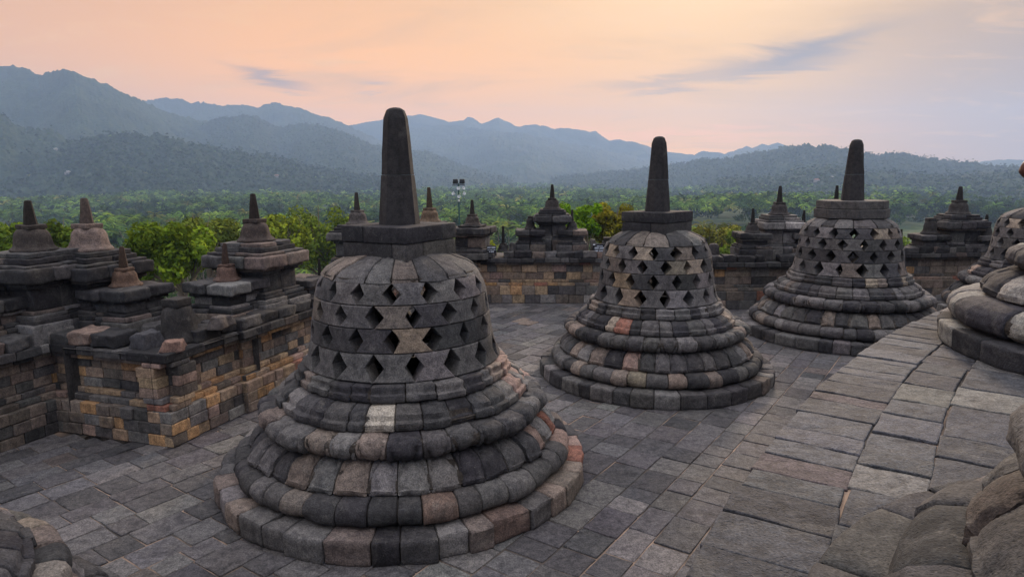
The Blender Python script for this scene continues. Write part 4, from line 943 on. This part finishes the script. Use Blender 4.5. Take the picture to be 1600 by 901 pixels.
def copy_tree(proto, x, y, s, rz, hs=1.):
    zg = float(ground_z(np.array([x]), np.array([y]))[0]); r = proto.copy(); COL.objects.link(r); r.location = (x, y, zg-.3); r.rotation_euler = (0, 0, rz); r.scale = (s, s, s*hs)
    for c in proto.children:
        d = c.copy(); COL.objects.link(d); d.parent = r
    return r
def make_forest():
    g = np.random.default_rng(77)
    protos = []
    for i, (R, H, tone, fl) in enumerate([(4.6, 13., (.036, .060, .020), .75), (6.4, 15.5, (.020, .036, .018), .7), (3.6, 11., (.066, .090, .026), .85), (7.4, 15., (.050, .080, .022), .36), (4.0, 15., (.030, .050, .022), 1.2), (5.5, 14., (.066, .066, .032), .8), (3.2, 10., (.046, .078, .020), .9), (6.0, 16.5, (.026, .046, .020), .95), (4.4, 12.5, (.080, .098, .030), .7)]):
        t = thing('broadleaf_tree', 'broadleaf tree standing in the valley woodland below the temple', 'tree', (0, 0, 0), 0, 'broadleaf trees of the valley woodland')
        for o in tree_parts(500+i, R, H, 1500, .33, tone, lobes=10, flat=fl, yellow=.12): o.parent = t
        protos.append(t)
    palms = []
    for i in range(3):
        t = thing('coconut_palm', 'coconut palm standing in the valley woodland below the temple', 'palm', (0, 0, 0), 0, 'coconut palms of the valley woodland')
        mb = MB(); V, F, C = palm_arrays(700+i, 26, 4, (.066, .074, .036), .10); H = 16+i; mb.add(V*4.2+np.array([.5, 0, H]), F, C); mb.build('crown', M_LEAF, t, smooth=False)
        mb = MB(); tube(mb, [(0, 0, -.5), (.15, 0, H*.5), (.5, 0, H)], [.22, .16, .13], (.15, .13, .11), 7); mb.build('trunk', M_BARK, t); palms.append(t)
    # candidates over the plain, nearest first
    pts = []
    for (r0, r1, a2) in ((100, 330, 62.), (330, 700, 62.), (700, 1250, 115.), (1250, 2600, 330.)):
        n = int(.5*(r1*r1-r0*r0)*1.52/a2); r = np.sqrt(g.uniform(r0*r0, r1*r1, n)); a = g.uniform(-.74, .74, n); pts.append(np.stack([r*np.sin(a), r*np.cos(a), r], 1))
    pts = np.concatenate(pts); pts = pts[np.argsort(pts[:, 2])]
    N = fbm(np.c_[pts[:, 0]/300, pts[:, 1]/300, np.zeros(len(pts))], 21, 3); pts = pts[(pts[:, 2] < 240) | (N > np.where(pts[:, 2] < 600, -.34, -.28))]
    kind = fbm(np.c_[pts[:, 0]/90, pts[:, 1]/90, np.zeros(len(pts))], 31, 3)+g.normal(0, .35, len(pts))
    sc = g.uniform(.7, 1.2, len(pts)); rz = g.uniform(0, 6.28, len(pts))
    # the individuals are those seen over the wall: about 150 m away and more
    vis = np.where((pts[:, 2] > 150))[0]
    nb = npalm = 0; used = np.zeros(len(pts), bool)
    for i in vis:
        x, y, r = pts[i]
        if kind[i] > .05 and npalm < 130:
            q = palms[i % 3] if npalm >= 3 else palms[npalm]
            if npalm < 3:
                q.location = (x, y, float(ground_z(pts[i:i+1, 0], pts[i:i+1, 1])[0])-.3); q.rotation_euler = (0, 0, rz[i])
            else: copy_tree(q, x, y, sc[i], rz[i])
            npalm += 1; used[i] = True
        elif kind[i] <= .05 and nb < 280:
            q = protos[(i*7+i//9) % 9] if nb >= 9 else protos[nb]
            if nb < 9:
                q.location = (x, y, float(ground_z(pts[i:i+1, 0], pts[i:i+1, 1])[0])-.3); q.rotation_euler = (0, 0, rz[i])
            else: copy_tree(q, x, y, sc[i], rz[i], g.uniform(.8, 1.1))
            nb += 1; used[i] = True
        if nb >= 280 and npalm >= 130: break
    rest = pts[~used]; kr = kind[~used]; sr = sc[~used]; rr = rz[~used]
    tones = np.array([(.036, .062, .018), (.022, .038, .016), (.062, .092, .022), (.048, .078, .020), (.028, .044, .022), (.070, .072, .032), (.018, .032, .018)])
    tmpl = {}
    for lod, (nl, size) in enumerate([(230, .115), (90, .19), (34, .34)]):
        for k in range(4): tmpl[('b', lod, k)] = crown_arrays(900+lod*10+k, 7, nl, size, (1, 1, 1), .35, .1, .8, .5)[:3]
        for k in range(3): tmpl[('p', lod, k)] = palm_arrays(950+k, (20, 15, 10)[lod], (3, 2, 2)[lod], (1.35, 1.15, 1.5), (.085, .12, .17)[lod])
    zg = ground_z(rest[:, 0], rest[:, 1]); mb = MB()
    for nm, n in (('forest_hill', 8000), ('low_right_hill', 4000), ('right_hill', 7000), ('edge_hill', 1500), ('low_mountain', 4000)):
        S = SLOPES[nm]; i = g.choice(len(S), n); q = S[i]
        rest = np.concatenate([rest, np.c_[q[:, :2]+g.normal(0, 2, (n, 2)), np.full(n, 3000.)]]); zg = np.concatenate([zg, q[:, 2]-7.5])
        kr = np.concatenate([kr, g.normal(-.6, .3, n)]); sr = np.concatenate([sr, g.uniform(.26, .48, n)]); hs_ = n; rr = np.concatenate([rr, g.uniform(0, 6.28, n)])
    lod = np.where(rest[:, 2] < 480, 0, np.where(rest[:, 2] < 1100, 1, 2)); isp = (kr > .05)
    sel = g.integers(0, 12, len(rest))
    for L in range(3):
        for kd, nk in (('b', 4), ('p', 3)):
            for k in range(nk):
                m = np.where((lod == L) & (isp == (kd == 'p')) & (sel % nk == k))[0]
                if not len(m): continue
                V, F, C = tmpl[(kd, L, k)]; big = (1, 1.15, 1.5)[L]
                R = (4.6 if kd == 'b' else 4.0)*sr[m]*big*g.uniform(.6, 1.6, len(m)); H = np.where(kd == 'b', g.uniform(6.5, 17, len(m)), g.uniform(13, 18.5, len(m)))
                c, s = np.cos(rr[m]), np.sin(rr[m]); fl = g.uniform(.55, 1.15, len(m)) if kd == 'b' else np.ones(len(m))
                x = (V[None, :, 0]*c[:, None]-V[None, :, 1]*s[:, None])*R[:, None]+rest[m, 0][:, None]
                y = (V[None, :, 0]*s[:, None]+V[None, :, 1]*c[:, None])*R[:, None]+rest[m, 1][:, None]
                z = V[None, :, 2]*(R*fl)[:, None]+(zg[m]+H-(R*.6*fl if kd == 'b' else 0))[:, None]
                tn = tones[g.choice(7, len(m), p=(.22, .2, .12, .18, .14, .06, .08))]*g.uniform(.42, 1.5, len(m))[:, None]*np.where(rest[m, 2] > 2900, .72, 1.)[:, None]
                col = (C[None]*tn[:, None, :]).reshape(-1, 3)
                Fa = (F[None]+(np.arange(len(m))*len(V))[:, None, None]).reshape(-1, 4)
                mb.add(np.stack([x, y, z], -1).reshape(-1, 3), Fa, col)
    o = mb.build('valley_forest', M_LEAF, smooth=False); o['kind'] = 'stuff'; o['label'] = 'woodland of palms and broadleaf trees filling the valley floor'
    print('forest quads', sum(len(f) for f in mb.F4), 'individuals', nb, npalm)
make_forest()

# ------------------------------------------------------------------ far houses
def house(nm, xp, yp, w, d, h, roof, label):
    a, te = sight(xp, yp); S = SLOPES[nm]; r = np.hypot(S[:, 0], S[:, 1]); e = (np.arctan2(S[:, 0], S[:, 1])-a)**2+((S[:, 2]+3-EYE)/r-te)**2
    q = S[np.argmin(e)]; t = thing('village_house', label, 'house', (q[0], q[1], q[2]), 0, 'village houses on the hillsides')
    mb = MB(); rbox(mb, (0, 0, h/2-1), (w/2, d/2, h/2+1), 0, .05, (.30, .29, .28)); mb.build('wall', simple_mat('house_plaster', (.30, .29, .28), .9), t, smooth=False)
    mb = MB(); W, D, z0, z1 = w/2+.4, d/2+.4, h, h+d*.32
    V = [(-W, -D, z0), (W, -D, z0), (W, D, z0), (-W, D, z0), (-W*.7, 0, z1), (W*.7, 0, z1)]; mb.add(V, [(0, 1, 5, 4), (2, 3, 4, 5)], roof); mb.add(V, [(1, 2, 5), (3, 0, 4)], roof); mb.build('roof', simple_mat('house_roof', roof, .8), t, smooth=False)
RT = (.30, .12, .08); GT = (.35, .34, .33)
house('forest_hill', 105, 268, 7, 5, 2.6, GT, 'white house on the forested hill far at the left')
house('forest_hill', 432, 274, 7, 5, 2.2, RT, 'left one of two red-roofed houses at the foot of the forested hill')
house('forest_hill', 446, 273, 8, 5, 2.2, RT, 'right one of two red-roofed houses at the foot of the forested hill')
house('edge_hill', 88, 231, 5, 4, 2.2, GT, 'small pale house high on the hill at the left edge')
house('low_right_hill', 1276, 280, 8, 5, 2.4, RT, 'red-roofed house on the low hill left of the octagon-topped spire')
house('low_right_hill', 1300, 276, 5, 4, 2.2, GT, 'grey-roofed house on the low hill beside the octagon-topped spire')

# ------------------------------------------------------------------ haze over the valley
def haze():
    me = bpy.data.meshes.new('haze'); a = 4900.; z0, z1 = -60., 465.
    V = [(x, y, z) for z in (z0, z1) for y in (-a, a) for x in (-a, a)]
    me.from_pydata(V, [], [(0, 2, 3, 1), (4, 5, 7, 6), (0, 1, 5, 4), (2, 6, 7, 3), (0, 4, 6, 2), (1, 3, 7, 5)]); o = bpy.data.objects.new('haze', me); COL.objects.link(o); o['kind'] = 'stuff'
    m = bpy.data.materials.new('haze_air'); m.use_nodes = True; t = NT(m.node_tree); t.n.clear()
    v = t.new('ShaderNodeVolumePrincipled'); v.inputs['Color'].default_value = (.47, .66, 1.0, 1); v.inputs['Density'].default_value = HAZE; v.inputs['Anisotropy'].default_value = .2
    out = t.new('ShaderNodeOutputMaterial'); t.l.new(v.outputs[0], out.inputs['Volume']); me.materials.append(m)
HAZE = 2.3e-4
haze()
